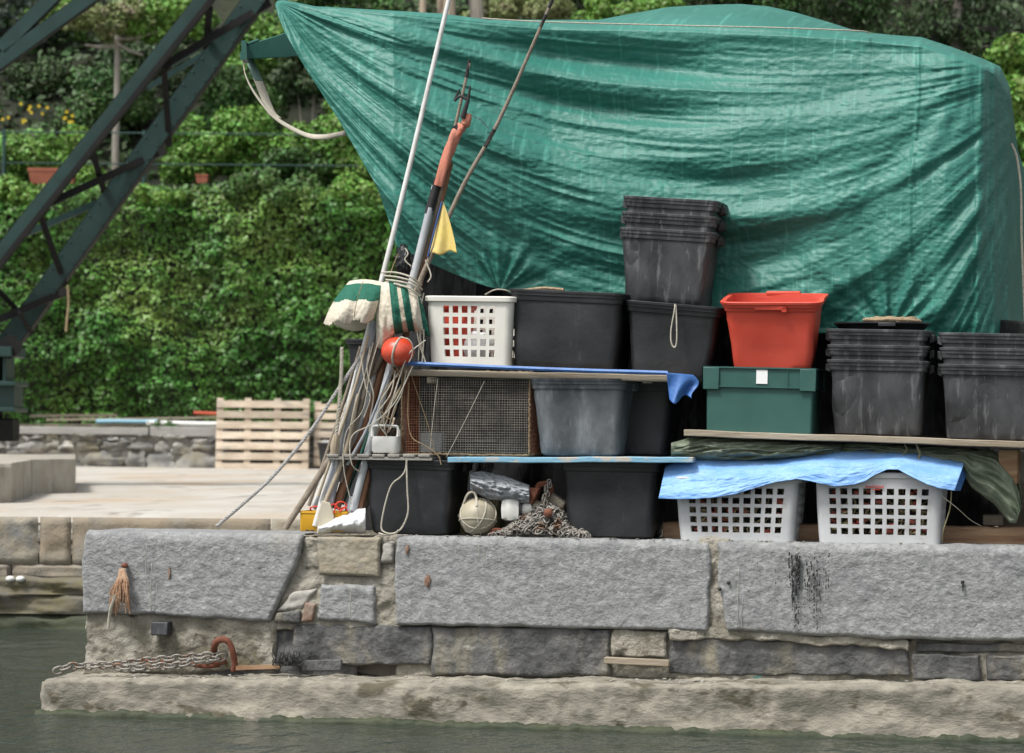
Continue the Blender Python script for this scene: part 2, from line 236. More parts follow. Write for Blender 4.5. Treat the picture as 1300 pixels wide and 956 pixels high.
# ---------------------------------------------------------------- mesh helpers
class MB:
    def __init__(s): s.v = []; s.f = []; s.st = []; s.rn = []; s.cur = -1
    def add(s, vs, fs, st=None):
        o = len(s.v); s.v += [tuple(v) for v in vs]; s.f += [tuple(i+o for i in f) for f in fs]
        s.st += st if st else [(0, 0, 0)]*len(vs); s.rn += [s.cur]*len(vs); return s
    def hexa(s, c): return s.add(c, [(0, 3, 2, 1), (4, 5, 6, 7), (0, 1, 5, 4), (1, 2, 6, 5), (2, 3, 7, 6), (3, 0, 4, 7)])
    def box(s, x0, x1, y0, y1, z0, z1, m=None):
        c = [Vector(p) for p in ((x0, y0, z0), (x1, y0, z0), (x1, y1, z0), (x0, y1, z0), (x0, y0, z1), (x1, y0, z1), (x1, y1, z1), (x0, y1, z1))]
        if m: c = [m @ p for p in c]
        return s.hexa(c)
    def bar(s, a, b, w, h, side=None):
        a, b = Vector(a), Vector(b); d = (b-a).normalized(); side = Vector(side) if side else (d.cross(up) if abs(d.z) < .95 else Vector((1, 0, 0)))
        x = (side-d*side.dot(d)).normalized()*(w/2); y = d.cross(x).normalized()*(h/2)
        return s.hexa([a-x-y, a+x-y, a+x+y, a-x+y, b-x-y, b+x-y, b+x+y, b-x+y])
    def loft(s, loops, cap0=True, cap1=True, closed=True):
        n = len(loops[0]); vs = [p for l in loops for p in l]; fs = []
        for i in range(len(loops)-1):
            for j in range(n if closed else n-1):
                k = (j+1) % n; fs.append((i*n+j, i*n+k, (i+1)*n+k, (i+1)*n+j))
        if cap0: fs.append(tuple(range(n))[::-1])
        if cap1: fs.append(tuple((len(loops)-1)*n+j for j in range(n)))
        return s.add(vs, fs)
    def tube(s, pts, r, seg=8, cap=True, flat=1.0):
        pts = [Vector(p) for p in pts]; loops = []; t0 = (pts[1]-pts[0]).normalized()
        x = t0.orthogonal().normalized() if abs(t0.z) > .9 else t0.cross(up).normalized()
        for i, p in enumerate(pts):
            t = (pts[min(i+1, len(pts)-1)]-pts[max(i-1, 0)])
            if t.length < 1e-9: t = t0
            t.normalize(); x = (x-t*x.dot(t)).normalized(); y = t.cross(x)
            rr = r[i] if isinstance(r, (list, tuple)) else (r(i/(len(pts)-1)) if callable(r) else r)
            loops.append([p+x*math.cos(2*math.pi*k/seg)*rr+y*math.sin(2*math.pi*k/seg)*rr*flat for k in range(seg)])
        return s.loft(loops, cap, cap)
    def grid(s, fn, nu, nv, wrap=False):
        vs = []; st = []
        for j in range(nv+1):
            for i in range(nu+1): vs.append(fn(i/nu, j/nv)); st.append((i/nu, j/nv, 0))
        fs = [(j*(nu+1)+i, (j+1)*(nu+1)+i, (j+1)*(nu+1)+i+1, j*(nu+1)+i+1) for j in range(nv) for i in range(nu)]
        return s.add(vs, fs, st)
    def ball(s, c, rx, ry, rz, nu=20, nv=12, fn=None):
        c = Vector(c); loops = []
        for j in range(1, nv):
            ph = math.pi*j/nv; l = []
            for i in range(nu):
                th = 2*math.pi*i/nu; d = Vector((math.sin(ph)*math.cos(th), math.sin(ph)*math.sin(th), -math.cos(ph)))
                k = fn(d) if fn else 1; l.append(c+Vector((d.x*rx*k, d.y*ry*k, d.z*rz*k)))
            loops.append(l)
        return s.loft(loops)
    def link(s, c, d, n, L=.03, Wd=.018, r=.0032, seg=5, m=12):
        c, d, n = Vector(c), Vector(d).normalized(), Vector(n); n = (n-d*n.dot(d)).normalized(); w = d.cross(n); loops = []
        for i in range(m):
            a = 2*math.pi*i/m; ca, sa = math.cos(a), math.sin(a)
            q = d*((L-Wd)/2*(1 if ca > 0 else -1)*min(1, abs(ca)*3) + Wd/2*ca)+w*(Wd/2*sa); o = (d*ca+w*sa).normalized()
            loops.append([c+q+o*r*math.cos(2*math.pi*k/seg)+n*r*math.sin(2*math.pi*k/seg) for k in range(seg)])
        o = len(s.v); s.loft(loops, False, False)
        b = o+(m-1)*seg; s.f += [(b+j, b+(j+1) % seg, o+(j+1) % seg, o+j) for j in range(seg)]; return s
    def build(s, name, material, parent=None, angle=35, world=True, recalc=True, solid=0, bevel=0, smooth=True):
        me = bpy.data.meshes.new(name); off = parent.location if (parent and world) else Vector((0, 0, 0))
        me.from_pydata([(x-off.x, y-off.y, z-off.z) for x, y, z in s.v], [], s.f)
        if recalc:
            bm = bmesh.new(); bm.from_mesh(me); bmesh.ops.recalc_face_normals(bm, faces=bm.faces); bm.to_mesh(me); bm.free()
        if any(t != (0, 0, 0) for t in s.st[:50]):
            a = me.attributes.new('st', 'FLOAT_VECTOR', 'POINT'); a.data.foreach_set('vector', [c for t in s.st for c in t])
        if max(s.rn) >= 0: a = me.attributes.new('rnd', 'FLOAT', 'POINT'); a.data.foreach_set('value', s.rn)
        me.materials.append(M[material] if isinstance(material, str) else material)
        if smooth:
            me.shade_smooth()
            if angle: me.set_sharp_from_angle(angle=R(angle))
        o = bpy.data.objects.new(name, me); COL.objects.link(o)
        if parent: o.parent = parent
        if bevel:
            b = o.modifiers.new('bevel', 'BEVEL'); b.width = bevel; b.segments = 2; b.limit_method = 'ANGLE'; b.harden_normals = False
        if solid:
            b = o.modifiers.new('solid', 'SOLIDIFY'); b.thickness = solid; b.offset = 0
        return o
def tag(o, label, cat, group=None, kind=None):
    o['label'] = label; o['category'] = cat
    if group: o['group'] = group
    if kind: o['kind'] = kind
    return o
def struct(o, kind='structure'): o['kind'] = kind; return o
def empty(name, loc, label, cat, group=None):
    o = bpy.data.objects.new(name, None); COL.objects.link(o); o.location = loc; o.empty_display_size = .1; return tag(o, label, cat, group)
def dup(root, label=None, loc=None, rot=None, group=None):
    r = root.copy(); COL.objects.link(r)
    if loc is not None: r.location = loc
    if rot is not None: r.rotation_euler = rot
    if label: r['label'] = label
    if group: r['group'] = group
    for ch in list(root.children):
        c = ch.copy(); COL.objects.link(c); c.parent = r
        for g in ch.children: d = g.copy(); COL.objects.link(d); d.parent = c
    return r
def quads(name, V, nper, material, parent=None, rnd=None, tri=None):
    """V: (n*nper,3) array, one n-gon leaf each, plus a per-leaf value"""
    n = len(V)//nper; me = bpy.data.meshes.new(name); off = np.array(parent.location) if parent else 0
    me.vertices.add(len(V)); me.vertices.foreach_set('co', (V-off).astype(np.float32).ravel())
    if nper == 4:      # leaf folded along its midrib: two triangles
        idx = np.arange(n)[:, None]*4+np.array([0, 1, 2, 0, 2, 3]); nl = 3; nf = 2*n
    else: idx = np.arange(n*nper); nl = nper; nf = n
    me.loops.add(nf*nl); me.loops.foreach_set('vertex_index', idx.ravel().astype(np.int32))
    me.polygons.add(nf); me.polygons.foreach_set('loop_start', (np.arange(nf)*nl).astype(np.int32))
    me.update(calc_edges=True)
    a = me.attributes.new('rnd', 'FLOAT', 'POINT'); a.data.foreach_set('value', np.repeat(rnd if rnd is not None else RNG.random(n), nper).astype(np.float32))
    me.materials.append(M[material]); o = bpy.data.objects.new(name, me); COL.objects.link(o)
    if parent: o.parent = parent
    return o
def leaf_verts(Pn, Nn, size, aspect=.62, jitter=.7, droop=.35):
    n = len(Pn); Nn = Nn+RNG.normal(0, jitter, (n, 3)); Nn /= np.linalg.norm(Nn, axis=1)[:, None]
    t = RNG.normal(0, 1, (n, 3)); t[:, 2] -= droop*2; t -= Nn*(t*Nn).sum(1)[:, None]; t /= np.linalg.norm(t, axis=1)[:, None]+1e-9
    w = np.cross(Nn, t); L = (size*RNG.uniform(.6, 1.35, n))[:, None]
    a = Pn-t*L*.5; c = Pn+t*L*.5; m = Pn-t*L*.08+Nn*L*.10
    b = m+w*L*aspect*.5; d = m-w*L*aspect*.5
    return np.stack([a, b, c, d], 1).reshape(-1, 3)
def blob_points(lobes, n):
    """points near the surface of many overlapping lobes: (centre, radii)"""
    wts = np.array([l[1][0]*l[1][2] for l in lobes]); wts = wts/wts.sum(); ids = RNG.choice(len(lobes), n, p=wts)
    d = RNG.normal(0, 1, (n, 3)); d /= np.linalg.norm(d, axis=1)[:, None]
    C = np.array([tuple(l[0]) for l in lobes])[ids]; Rr = np.array([tuple(l[1]) for l in lobes])[ids]
    k = RNG.uniform(.72, 1.08, n)[:, None]
    return C+d*Rr*k, d
def lobes_in(c, rad, n, size, seed):
    rr = random.Random(seed); out = []
    for i in range(n):
        while True:
            q = Vector((rr.uniform(-1, 1), rr.uniform(-1, 1), rr.uniform(-1, 1)))
            if q.length < 1: break
        s = size*rr.uniform(.6, 1.3); out.append((Vector(c)+Vector((q.x*rad[0], q.y*rad[1], q.z*rad[2])), (s*1.15, s, s*.8)))
    return out
# ================================================================ SETTING: water, pier, quay
ZW, ZP, ZT = -.86, -.11, 3.85
g = MB().grid(lambda u, v: Vector((-250+500*u, -60+200*v, ZW)), 4, 4); struct(g.build('water', 'water', smooth=False))
def XQ(px): return P(px, 700, 0).x
XL0, XR0 = XQ(107), XQ(1420)
wall = empty('quay_wall', (XL0, .3, ZW), 'low quay wall of big grey hammered coping stones over dark footing stones, the fishing gear standing on it', 'wall')
def stone(name, m, L, Rr, T, B, Y0, depth, amp=.012, seed=0, n=(60, 30), rad=.03, fine=14, radt=None):
    """one rough block; L/R edge X as functions of z, T/B edge z as functions of X"""
    nu, nv = n; kt = max(3, nv//5); radt = radt or rad
    def fn(u, v):
        j = v*(nv+kt)
        if j < kt: tv = 0; yb = Y0+radt+(depth-radt)*(1-j/kt)**1.5
        else: tv = (j-kt)/nv; yb = None
        zt = T(lerp(L(0), Rr(0), u)); zb = B(lerp(L(1), Rr(1), u))
        x = lerp(L(tv), Rr(tv), u); z = lerp(zt, zb, tv)
        e = min(x-L(tv), Rr(tv)-x); eu = max(0, 1-e/rad); et = max(0, 1-(zt-z)/radt); eb = max(0, 1-(z-zb)/rad)
        y = Y0+rad*(1-math.sqrt(max(0, 1-min(1, max(eu, eb))**2)))*1.3
        if yb is None: y += radt*(1-math.sqrt(max(0, 1-et**2)))
        else: y = max(y, yb)
        q = FB(x*3+seed, y*4, z*4)*.55+FB(x*fine+seed, y*9, z*fine*1.2, 3)*.40+FB(x*fine*2.6+seed, y*9, z*fine*3, 2)*.20
        d = -q*amp
        if yb is not None: return Vector((x, y, z+d*.35-(.004 if e > rad else .004+rad*.3*eu*eu)))
        return Vector((x+FB(z*7, seed, x*2)*amp*(1 if eu > 0 else 0), y+d, z+FB(x*6, seed+3, z*2, 3)*amp*.7*(1 if (et > 0 or eb > 0) else 0)))
    mb = MB().grid(fn, nu, nv+kt); return mb.build(name, m, wall, angle=60, recalc=False)
def zq(px, py): return P(px, py, 0).z
def cx_(pts): # edge given by photo points -> X as function of 0..1 down the stone
    ps = [(i[1], XQ(i[0])) for i in pts]; a, b = ps[0][0], ps[-1][0]
    return lambda t: pl(ps, a+(b-a)*t)
def zl(pts): # photo polyline -> z as function of X
    ps = [(XQ(a), zq(a, b)) for a, b in pts]; return lambda x: pl(ps, x)
c0 = lambda x: 0.0
stone('coping_stone', 'granite', cx_([(110, 672), (104, 720), (108, 778)]), cx_([(385, 672), (383, 700), (362, 745), (346, 788)]), c0, zl([(105, 778), (200, 781), (345, 789)]), -.025, .5, .010, 1, (220, 84), .02, radt=.05)
stone('coping_stone', 'granite', cx_([(503, 679), (501, 740), (504, 795)]), cx_([(901, 683), (905, 720), (899, 800)]), c0, zl([(503, 793), (700, 797), (900, 801)]), -.02, .5, .009, 5, (320, 84), .017, radt=.045)
stone('coping_stone', 'granite', cx_([(910, 684), (913, 740), (925, 801)]), cx_([(1425, 684), (1420, 801)]), c0, zl([(910, 800), (1100, 810), (1300, 814), (1420, 816)]), -.035, .5, .011, 9, (400, 84), .02, radt=.05)
stone('coping_stone', 'sandstone', cx_([(403, 680), (405, 730)]), cx_([(484, 680), (482, 731)]), lambda x: -.012, zl([(403, 728), (482, 733)]), -.012, .45, .010, 13, (50, 30), .015)
stone('small_stone', 'granite', cx_([(408, 740), (402, 786)]), cx_([(476, 740), (477, 790)]), zl([(403, 741), (476, 742)]), zl([(403, 786), (476, 793)]), -.01, .1, .014, 17, (44, 30), .022)
stone('small_stone', 'pale_stone', cx_([(370, 752), (350, 782)]), cx_([(402, 748), (384, 776)]), zl([(350, 756), (400, 748)]), zl([(350, 778), (390, 774)]), .0, .1, .012, 21, (24, 16), .02)
stone('small_stone', 'granite_dark', cx_([(352, 777), (349, 789)]), cx_([(382, 775), (383, 791)]), zl([(350, 778), (383, 775)]), zl([(350, 789), (383, 792)]), -.012, .1, .006, 23, (20, 8), .008)
stone('small_stone', 'rust_stone', cx_([(388, 765), (383, 790)]), cx_([(402, 765), (398, 790)]), zl([(388, 764), (400, 766)]), zl([(384, 790), (400, 788)]), -.010, .1, .006, 25, (14, 16), .01)
stone('small_stone', 'pale_stone', cx_([(484, 690), (480, 715)]), cx_([(501, 686), (500, 715)]), zl([(484, 690), (500, 686)]), zl([(484, 716), (500, 715)]), .008, .1, .012, 26, (14, 14), .02)
mort = lambda L, Rr, t, b, y, s, am=.02, n=(60, 20), m='mortar': stone('mortar', m, (lambda q, L=L: XQ(L)), (lambda q, Rr=Rr: XQ(Rr)), zl(t), zl(b), y, .2, am, s, n, .012, fine=10)
mort(340, 512, [(340, 682), (512, 682)], [(340, 800), (512, 800)], .022, 31, .035, (90, 60))
mort(106, 350, [(106, 775), (350, 785)], [(106, 858), (350, 850)], .018, 35, .03, (110, 44))
mort(108, 450, [(108, 800), (450, 800)], [(108, 862), (450, 862)], .045, 36, .02, (110, 30), 'granite_dark')
mort(890, 925, [(890, 684), (925, 684)], [(890, 810), (925, 810)], .0, 37, .03, (30, 60))
mort(500, 905, [(500, 790), (905, 796)], [(500, 860), (905, 865)], .035, 38, .02, (100, 30))
mort(900, 1425, [(900, 795), (1425, 812)], [(900, 870), (1425, 875)], .03, 39, .03, (130, 30))
mort(850, 1160, [(850, 796), (1000, 803), (1160, 812)], [(850, 812), (1000, 815), (1160, 826)], -.012, 61, .03, (110, 16))
lows = [(373, 547, 793, 843, 'granite_dark', .008), (550, 775, 795, 857, 'granite_dark', .005), (778, 848, 799, 833, 'mortar', .0), (850, 1154, 811, 857, 'granite_dark', .012), (1160, 1247, 830, 862, 'granite_dark', -.005), (1252, 1420, 832, 864, 'granite_dark', .0), (1165, 1420, 816, 828, 'granite_dark', .008), (200, 350, 812, 848, 'tide', .025)]
for i, (a, b, t, bo, m, y) in enumerate(lows):
    stone('footing_stone', m, (lambda q, a=a: XQ(a)), (lambda q, b=b: XQ(b)), zl([(a, t), (b, t+2)]), zl([(a, bo), (b, bo+2)]), y, .15, .014, 41+3*i, (int((b-a)/2.2), 26), .010)
# paint drips and a brown stain are thin marks lying on the stone
def marks(name, m, lst, Y=-.052, sd=3):
    rr = random.Random(sd); mb = MB()
    for (px, y0, y1, w) in lst:
        pts = []; x = px
        for k in range(9): x += rr.uniform(-.7, .7); pts.append(P(x, lerp(y0, y1, k/8), Y))
        mb.tube(pts, lambda t, w=w: w*(.5+.5*math.sin(3.1*t+.1))*.0035+.0006, 5, flat=.5)
    return mb
def tar(lst, Y, sd):
    rr = random.Random(sd); mb = MB()
    for (px, y0, y1, w) in lst:
        x = px; y = y0
        while y < y1:
            y += rr.uniform(1, 5); x += rr.uniform(-.6, .6)
            if rr.random() < .25: y += rr.uniform(2, 9)
            q = rr.uniform(.4, 1.3)*w*(1.2-.6*(y-y0)/(y1-y0)); mb.ball(P(x, y, Y), q*.0042, .0035, q*.0042*rr.uniform(1, 3.5), 7, 5, lambda d: 1+.5*FB(d.x*2+x, d.y, d.z*2))
    return mb
# quay body and pier
q = MB(); q.box(XL0+.08, XQ(440), .16, .55, ZW-.3, -.03); q.box(XQ(440), XR0, .16, 3.2, ZW-.3, -.025)
struct(q.build('quay', 'pier_top', smooth=False))
lx0 = P(50, 860, -.2).x
def ledge(u, v):
    x = lerp(lx0, XR0, u); zt = lerp(-.69, -.615, (x-XQ(105))/(XQ(1300)-XQ(105)))
    ex = max(0, 1-(x-lx0)/.10); o = -.30+.12*ex**2
    if v < .4: k = v/.4; y = lerp(.2, o+.03, k); z = zt
    elif v < .6: k = (v-.4)/.2; a = k*math.pi/2; y = o+.03-.03*math.sin(a); z = zt-.03+.03*math.cos(a)
    else: k = (v-.6)/.4; y = o; z = lerp(zt-.03, ZW-.1, k)
    q = FB(x*4, y*6, z*6)*.02+FB(x*16, y*16, z*16, 3)*.009
    return Vector((x+(.02*FB(y*8, z*9, 2) if u == 0 else 0), y-q*.9, z+q*.8-.03*ex*ex))
struct(MB().grid(ledge, 420, 40).build('quay_ledge', 'ledge', angle=60, recalc=False))
def algae(u, v):
    x = lerp(lx0+.02, XR0, u); zt = ZW+.025+.012*FB(x*3, 2, 1)+.012*FB(x*17, 5, 1); return Vector((x, -.312+FB(x*5, v*2, 3)*.012+(.012 if v < .05 else 0), lerp(zt, ZW-.1, v)))
struct(MB().grid(algae, 500, 6).build('waterline_algae', 'algae', angle=60, recalc=False, solid=.006))
# the pier across the water inlet
DP = 20.5
def pier(u, v):
    a = lerp(-9, 12, u)
    if v < .5: return W(a, lerp(52, DP-.0, (v/.5)**.6), ZP+FB(a*.8, v*20, 0)*.012-(.02 if v > .49 else 0))
    k = (v-.5)/.5; return W(a, DP+.10+FB(a*1.4, k*3, 5)*.02, lerp(ZP-.05, ZP-.27, k)+FB(a*2, 3, k)*.01)
struct(MB().grid(pier, 240, 60).build('pier', 'pier_top', angle=60, recalc=False))
pw = empty('pier_wall', W(-3, DP, ZW), 'low masonry face of the pier at the left with ochre and grey stones above green algae', 'wall')
rr = random.Random(5); a = -9
def pier_block(a0, a1, z0, z1, m, dd, seed):
    def fn(u, v):
        x = lerp(a0+.004, a1-.004, u); z = lerp(z1, z0, v); e = min(u*(a1-a0), (1-u)*(a1-a0), v*(z1-z0), (1-v)*(z1-z0))
        return W(x, DP-dd+.03*max(0, 1-e/.018)**2+FB(x*3+seed, z*5, seed)*.02+FB(x*9, z*11, seed)*.012, z)
    MB().grid(fn, int((a1-a0)*14)+6, 12).build('facing_stone', m, pw, angle=60, recalc=False)
k = 0
for a0, a1 in [(-9, -7.2), (-7.2, -5.4), (-5.4, -4.1), (-4.1, -3.15), (-3.15, -2.93), (-2.93, -1.6), (-1.6, -.3), (-.3, 1.5), (1.5, 4), (4, 7), (7, 10)]:
    m = 'sandstone' if k % 3 == 0 else 'pier_face'
    pier_block(a0, a1, -.44, ZP-.008, m, .03, k); k += 1
    pier_block(a0-.4, a1-.4, -.53, -.436, 'pier_face', .035, k+30)
for n_, z0, z1, dd, m in (('tide_course', -.63, -.515, .11, 'tide'), ('tide_course', -.76, -.625, .08, 'tide'), ('algae_course', -1.0, -.755, .11, 'algae')):
    def fn(u, v, z0=z0, z1=z1, dd=dd):
        x = lerp(-9, 10, u); z = lerp(z1, z0, v); return W(x, DP-dd+FB(x*2, z*7, dd*40)*.07+FB(x*8, z*14, dd*40)*.02+.03*max(0, 1-v/.2), z+FB(x*3, 1, z)*.015*(1-v))
    MB().grid(fn, 300, 10).build(n_, m, pw, angle=60, recalc=False)
# concrete block standing on the pier at the left
cb = MB()
def blk(u, v):  # L-shaped worn slab
    p = pl([(0, 0), (.15, .0), (.3, .04), (.55, .04), (.75, .07), (1, .07)], u); return p
b0 = G(-60, 640, ZP); b1 = G(14, 638, ZP); b2 = G(44, 628, ZP); b3 = G(96, 626, ZP); b4 = b3+ray(97, 540)*4.5; b5 = b0+ray(-60, 540)*7
prof = [b0, b1, b2, b3, b4, b5]; loops = []
cen = sum(prof, Vector())/6
for z, s in ((-.1, .0), (.27, .0), (.30, .02), (.305, .06)):
    loops.append([Vector((lerp(p.x, cen.x, s*.5), lerp(p.y, cen.y, s*.5), ZP+z)) for p in prof])
o = cb.loft(loops).build('concrete_slab', 'concrete', bevel=.03); tag(o, 'pale worn concrete slab standing on the pier at the far left', 'concrete block')
# ---------------------------------------------------------------- rubble wall across the back of the pier
DW = 43.0
rw = empty('rubble_wall', W(-3, DW, ZP), 'low rubble stone wall with a grey coping at the foot of the ivy', 'wall')
mb = MB(); rs = random.Random(9); z = ZP-.02
rows = [(.25, .50), (.14, .30), (.07, .18)]
for hgt, wid in rows:
    a = -9.0
    while a < 14:
        w = wid*rs.uniform(.55, 1.35); h = hgt*rs.uniform(.8, 1.15); mb.cur = rs.random(); sd = rs.uniform(0, 99)
        c = W(a+w/2, DW-.02+rs.uniform(-.03, .02), z+hgt/2+rs.uniform(-.035, .035)); rx, ry, rz = w*.58, .13, h*.60*rs.uniform(.8, 1.2)
        mb.ball((0, 0, 0), 1, 1, 1, 14, 9, lambda d, sd=sd: (1/max(abs(d.x), abs(d.y), abs(d.z))**.75)*(1+.55*FB(d.x*1.5+sd, d.y*1.5, d.z*1.5)))
        n = 14*8
        for i in range(len(mb.v)-n, len(mb.v)):
            x, y, zz = mb.v[i]; mb.v[i] = tuple(c+rt*x*rx*.9+fw*y*ry+up*zz*rz*.9)
        a += w
    z += hgt
mb.build('rubble', 'dry_wall', rw, angle=60)
m2 = MB(); W2 = lambda a0, a1, d0, d1, z0, z1, mb: mb.hexa([W(a0, d0, z0), W(a1, d0, z0), W(a1, d1, z0), W(a0, d1, z0), W(a0, d0, z1), W(a1, d0, z1), W(a1, d1, z1), W(a0, d1, z1)])
W2(-9, 14, DW-.085, DW+.7, ZP-.1, .335, m2); m2.build('mortar', 'wall_mortar', rw)
a = -9; m3 = MB()
while a < 14:
    w = rs.uniform(1.2, 2.2); W2(a, a+w-.02, DW-.17, DW+.75, .33+rs.uniform(-.01, .01), .45+rs.uniform(-.012, .012), m3); a += w
m3.build('coping', 'coping', rw, bevel=.012)
def lying(name, px0, px1, y0, y1, r, m, label, cat, off=.2, grp=None, flat=1.0, kind='tube'):
    p0, p1 = D(px0, y0, DW+off), D(px1, y1, DW+off); mb = MB()
    if kind == 'tube': mb.tube([p0.lerp(p1, t/6)+up*.004*math.sin(t) for t in range(7)], r, 8)
    else: mb.bar(p0, p1, .2, r*2, rt.cross(up))
    return tag(mb.build(name, m, bevel=0), label, cat, grp)
lying('plank', 10, 230, 540, 539, .018, 'plank_dark', 'long dark weathered plank lying along the rubble wall top, left of the pipes', 'plank', .1, kind='bar')
lying('plank', 60, 275, 533, 530, .014, 'plank', 'thin grey plank behind the pipes on the rubble wall top', 'plank', .45, kind='bar')
lying('plank', 40, 150, 528, 527, .018, 'plank_dark', 'short dark plank farthest back on the rubble wall, left of the pallets', 'plank', .6, kind='bar')
lying('pipe', 122, 200, 535, 534.5, .026, 'pipe_blue', 'pale blue pipe lying on top of the rubble wall', 'pipe', 0.0)
lying('pipe', 186, 279, 537, 538, .033, 'pipe_white', 'white pipe lying on top of the rubble wall beside the pallet', 'pipe', -.08)
lying('pole', 246, 330, 524, 529, .024, 'red_pipe', 'red-brown pole with grey tip lying behind the pallet on the rubble wall', 'pole', .4)
for px in (52, 78, 198, 216):
    c = D(px, 546 if px < 100 else 541, DW-.12); pts = np.array([tuple(c+rt*RNG.normal(0, .035)+up*RNG.normal(.01, .035)+fw*RNG.normal(0, .02)) for _ in range(60)])
    o = quads('weed', leaf_verts(pts, np.tile(np.array([tuple(-fw)]), (60, 1)), .05), 4, 'leaf_mid')
    tag(o, {52: 'small green weed at the far left of the rubble wall coping', 78: 'drooping green weed under the dark plank on the rubble wall', 198: 'left one of the two weeds under the white pipe', 216: 'right one of the two weeds under the white pipe'}[px], 'weed', 'weeds growing in the rubble wall')
# pallets
def pallet(px0, px1, y0, y1, dist, label, lean=.18):
    w = A(px1, dist)-A(px0, dist); p0 = D(px0, y1, dist); h = (y1-y0)/FPX*dist
    r = empty('pallet', p0+rt*w/2, label, 'pallet', 'wooden pallets leaning on the rubble wall')
    Mx = Matrix.Translation(p0) @ Matrix.Rotation(YAW, 4, 'Z') @ Matrix.Rotation(-lean, 4, 'X')
    mb = MB(); mb.cur = .5
    for i in range(7):
        mb.cur = rs.random(); z0 = h*(.015+i*.142); t = rs.uniform(-.004, .004); mb.box(0, w, t, .022+t, z0, z0+h*.095, Mx)
    mb.build('front_board', 'pallet', r, bevel=.003)
    mb = MB()
    for x in (0, w/3-.04, 2*w/3-.06, w-.09): mb.cur = rs.random(); mb.box(x, x+.09, .024, .115, 0, h, Mx)
    mb.build('stringer', 'pallet', r, bevel=.003)
    mb = MB()
    for i in range(4): mb.cur = rs.random(); z0 = h*(.02+i*.29); mb.box(0, w, .117, .139, z0, z0+h*.09, Mx)
    mb.build('rear_board', 'pallet', r, bevel=.003)
pallet(273, 391, 503, 598, DW-.5, 'pale wooden pallet standing on edge against the rubble wall, nearest of the two seen')
pallet(398, 500, 508, 592, DW-.3, 'wooden pallet half hidden behind the poles, right of the other pallet')
# ---------------------------------------------------------------- ivy wall, terrace and hill
DI = 45.0
rw2 = empty('retaining_wall', W(0, DI, ZP), 'high terrace wall wholly overgrown with dense green ivy', 'wall')
m4 = MB(); W2(-34, 40, DI+.25, DI+1.2, ZP-.2, ZT-.05, m4); m4.build('masonry', 'soil', rw2)
n = 70000; a_ = RNG.uniform(-13, 4.2, n); z_ = RNG.uniform(.35, ZT+.12, n)
n2 = 9000; a_ = np.concatenate([a_, RNG.uniform(4.2, 18, n2)]); z_ = np.concatenate([z_, RNG.uniform(.35, ZT+.1, n2)])
def bulge(a, z): return .34*FB(a*.7, z*.8, 3)+.16*FB(a*2.1, z*2.4, 9)+.10*FB(a*5, z*6, 1)
bb = np.array([bulge(x, y) for x, y in zip(a_, z_)]); bx = np.array([bulge(x+.08, y) for x, y in zip(a_, z_)]); bz = np.array([bulge(x, y+.08) for x, y in zip(a_, z_)])
F_, R_, U_ = np.array(tuple(fw)), np.array(tuple(rt)), np.array((0, 0, 1.)); C2 = np.array((CAM.x, CAM.y, 0))
dd = DI-.15-bb*1.2+RNG.uniform(-.05, .07, len(a_)); PN = C2+F_*dd[:, None]+R_*a_[:, None]+U_*z_[:, None]
NN = -F_*1.0-R_*((bx-bb)/.08*1.2)[:, None]-U_*((bz-bb)/.08*1.2)[:, None]+U_*.35
size = .064+.018*np.array([N3(x*.6, y*.6, 4) for x, y in zip(a_, z_)])
rn = np.clip(RNG.random(len(a_))*.75+bb*.5+.1, 0, 1)  # leaves lighter on bulges, darker in hollows: shade put into their value
o = quads('ivy', leaf_verts(PN, NN, size, .8, .45, .6), 4, 'ivy', rnd=rn); struct(tag(o, 'dense ivy covering the terrace wall', 'ivy'), 'stuff')
def hill(u, v):
    a = lerp(-40, 45, u); d = lerp(DI+.3, 95, v); return W(a, d, ZT-.03+max(0, (d-47))*.8+FB(a*.1, d*.1, 1)*1.0*min(1, (d-DI-.3)/6))
struct(MB().grid(hill, 60, 40).build('hillside', 'soil', angle=0))
def shrub(name, mtl, px, py, dist, rx_px, ry_px, n, size, label, cat, seed, lob=14, ls=.35, group=None, depth=.6, trunk=True):
    s = dist/FPX; c = D(px, py, dist); zb = hill_z(dist)
    r = empty(name, Vector((c.x, c.y, zb)), label, cat, group)
    rad = (rx_px*s*.75, rx_px*s*depth, ry_px*s*.75); lb = lobes_in(c, rad, lob, ls*min(rx_px, ry_px)*s, seed)
    Pp, Nd = blob_points(lb, n); quads('foliage', leaf_verts(Pp, Nd+np.array([0, 0, .35]), size, .62, .6, .4), 4, mtl, r)
    if trunk:
        mb = MB(); rr = random.Random(seed)
        for (lc, _) in lb[:3]: mb.tube(spline([Vector((c.x, c.y, zb-.1)), Vector((c.x, c.y, zb)).lerp(lc, .5)+Vector((rr.uniform(-.1, .1), 0, .1)), lc], 4), lambda t: .02*(1.2-t), 6)
        mb.build('stem', 'bark', r)
    return r
def hill_z(d): return ZT-.03+max(0, d-47)*.8
GB = 'bushes on the terrace above the ivy'
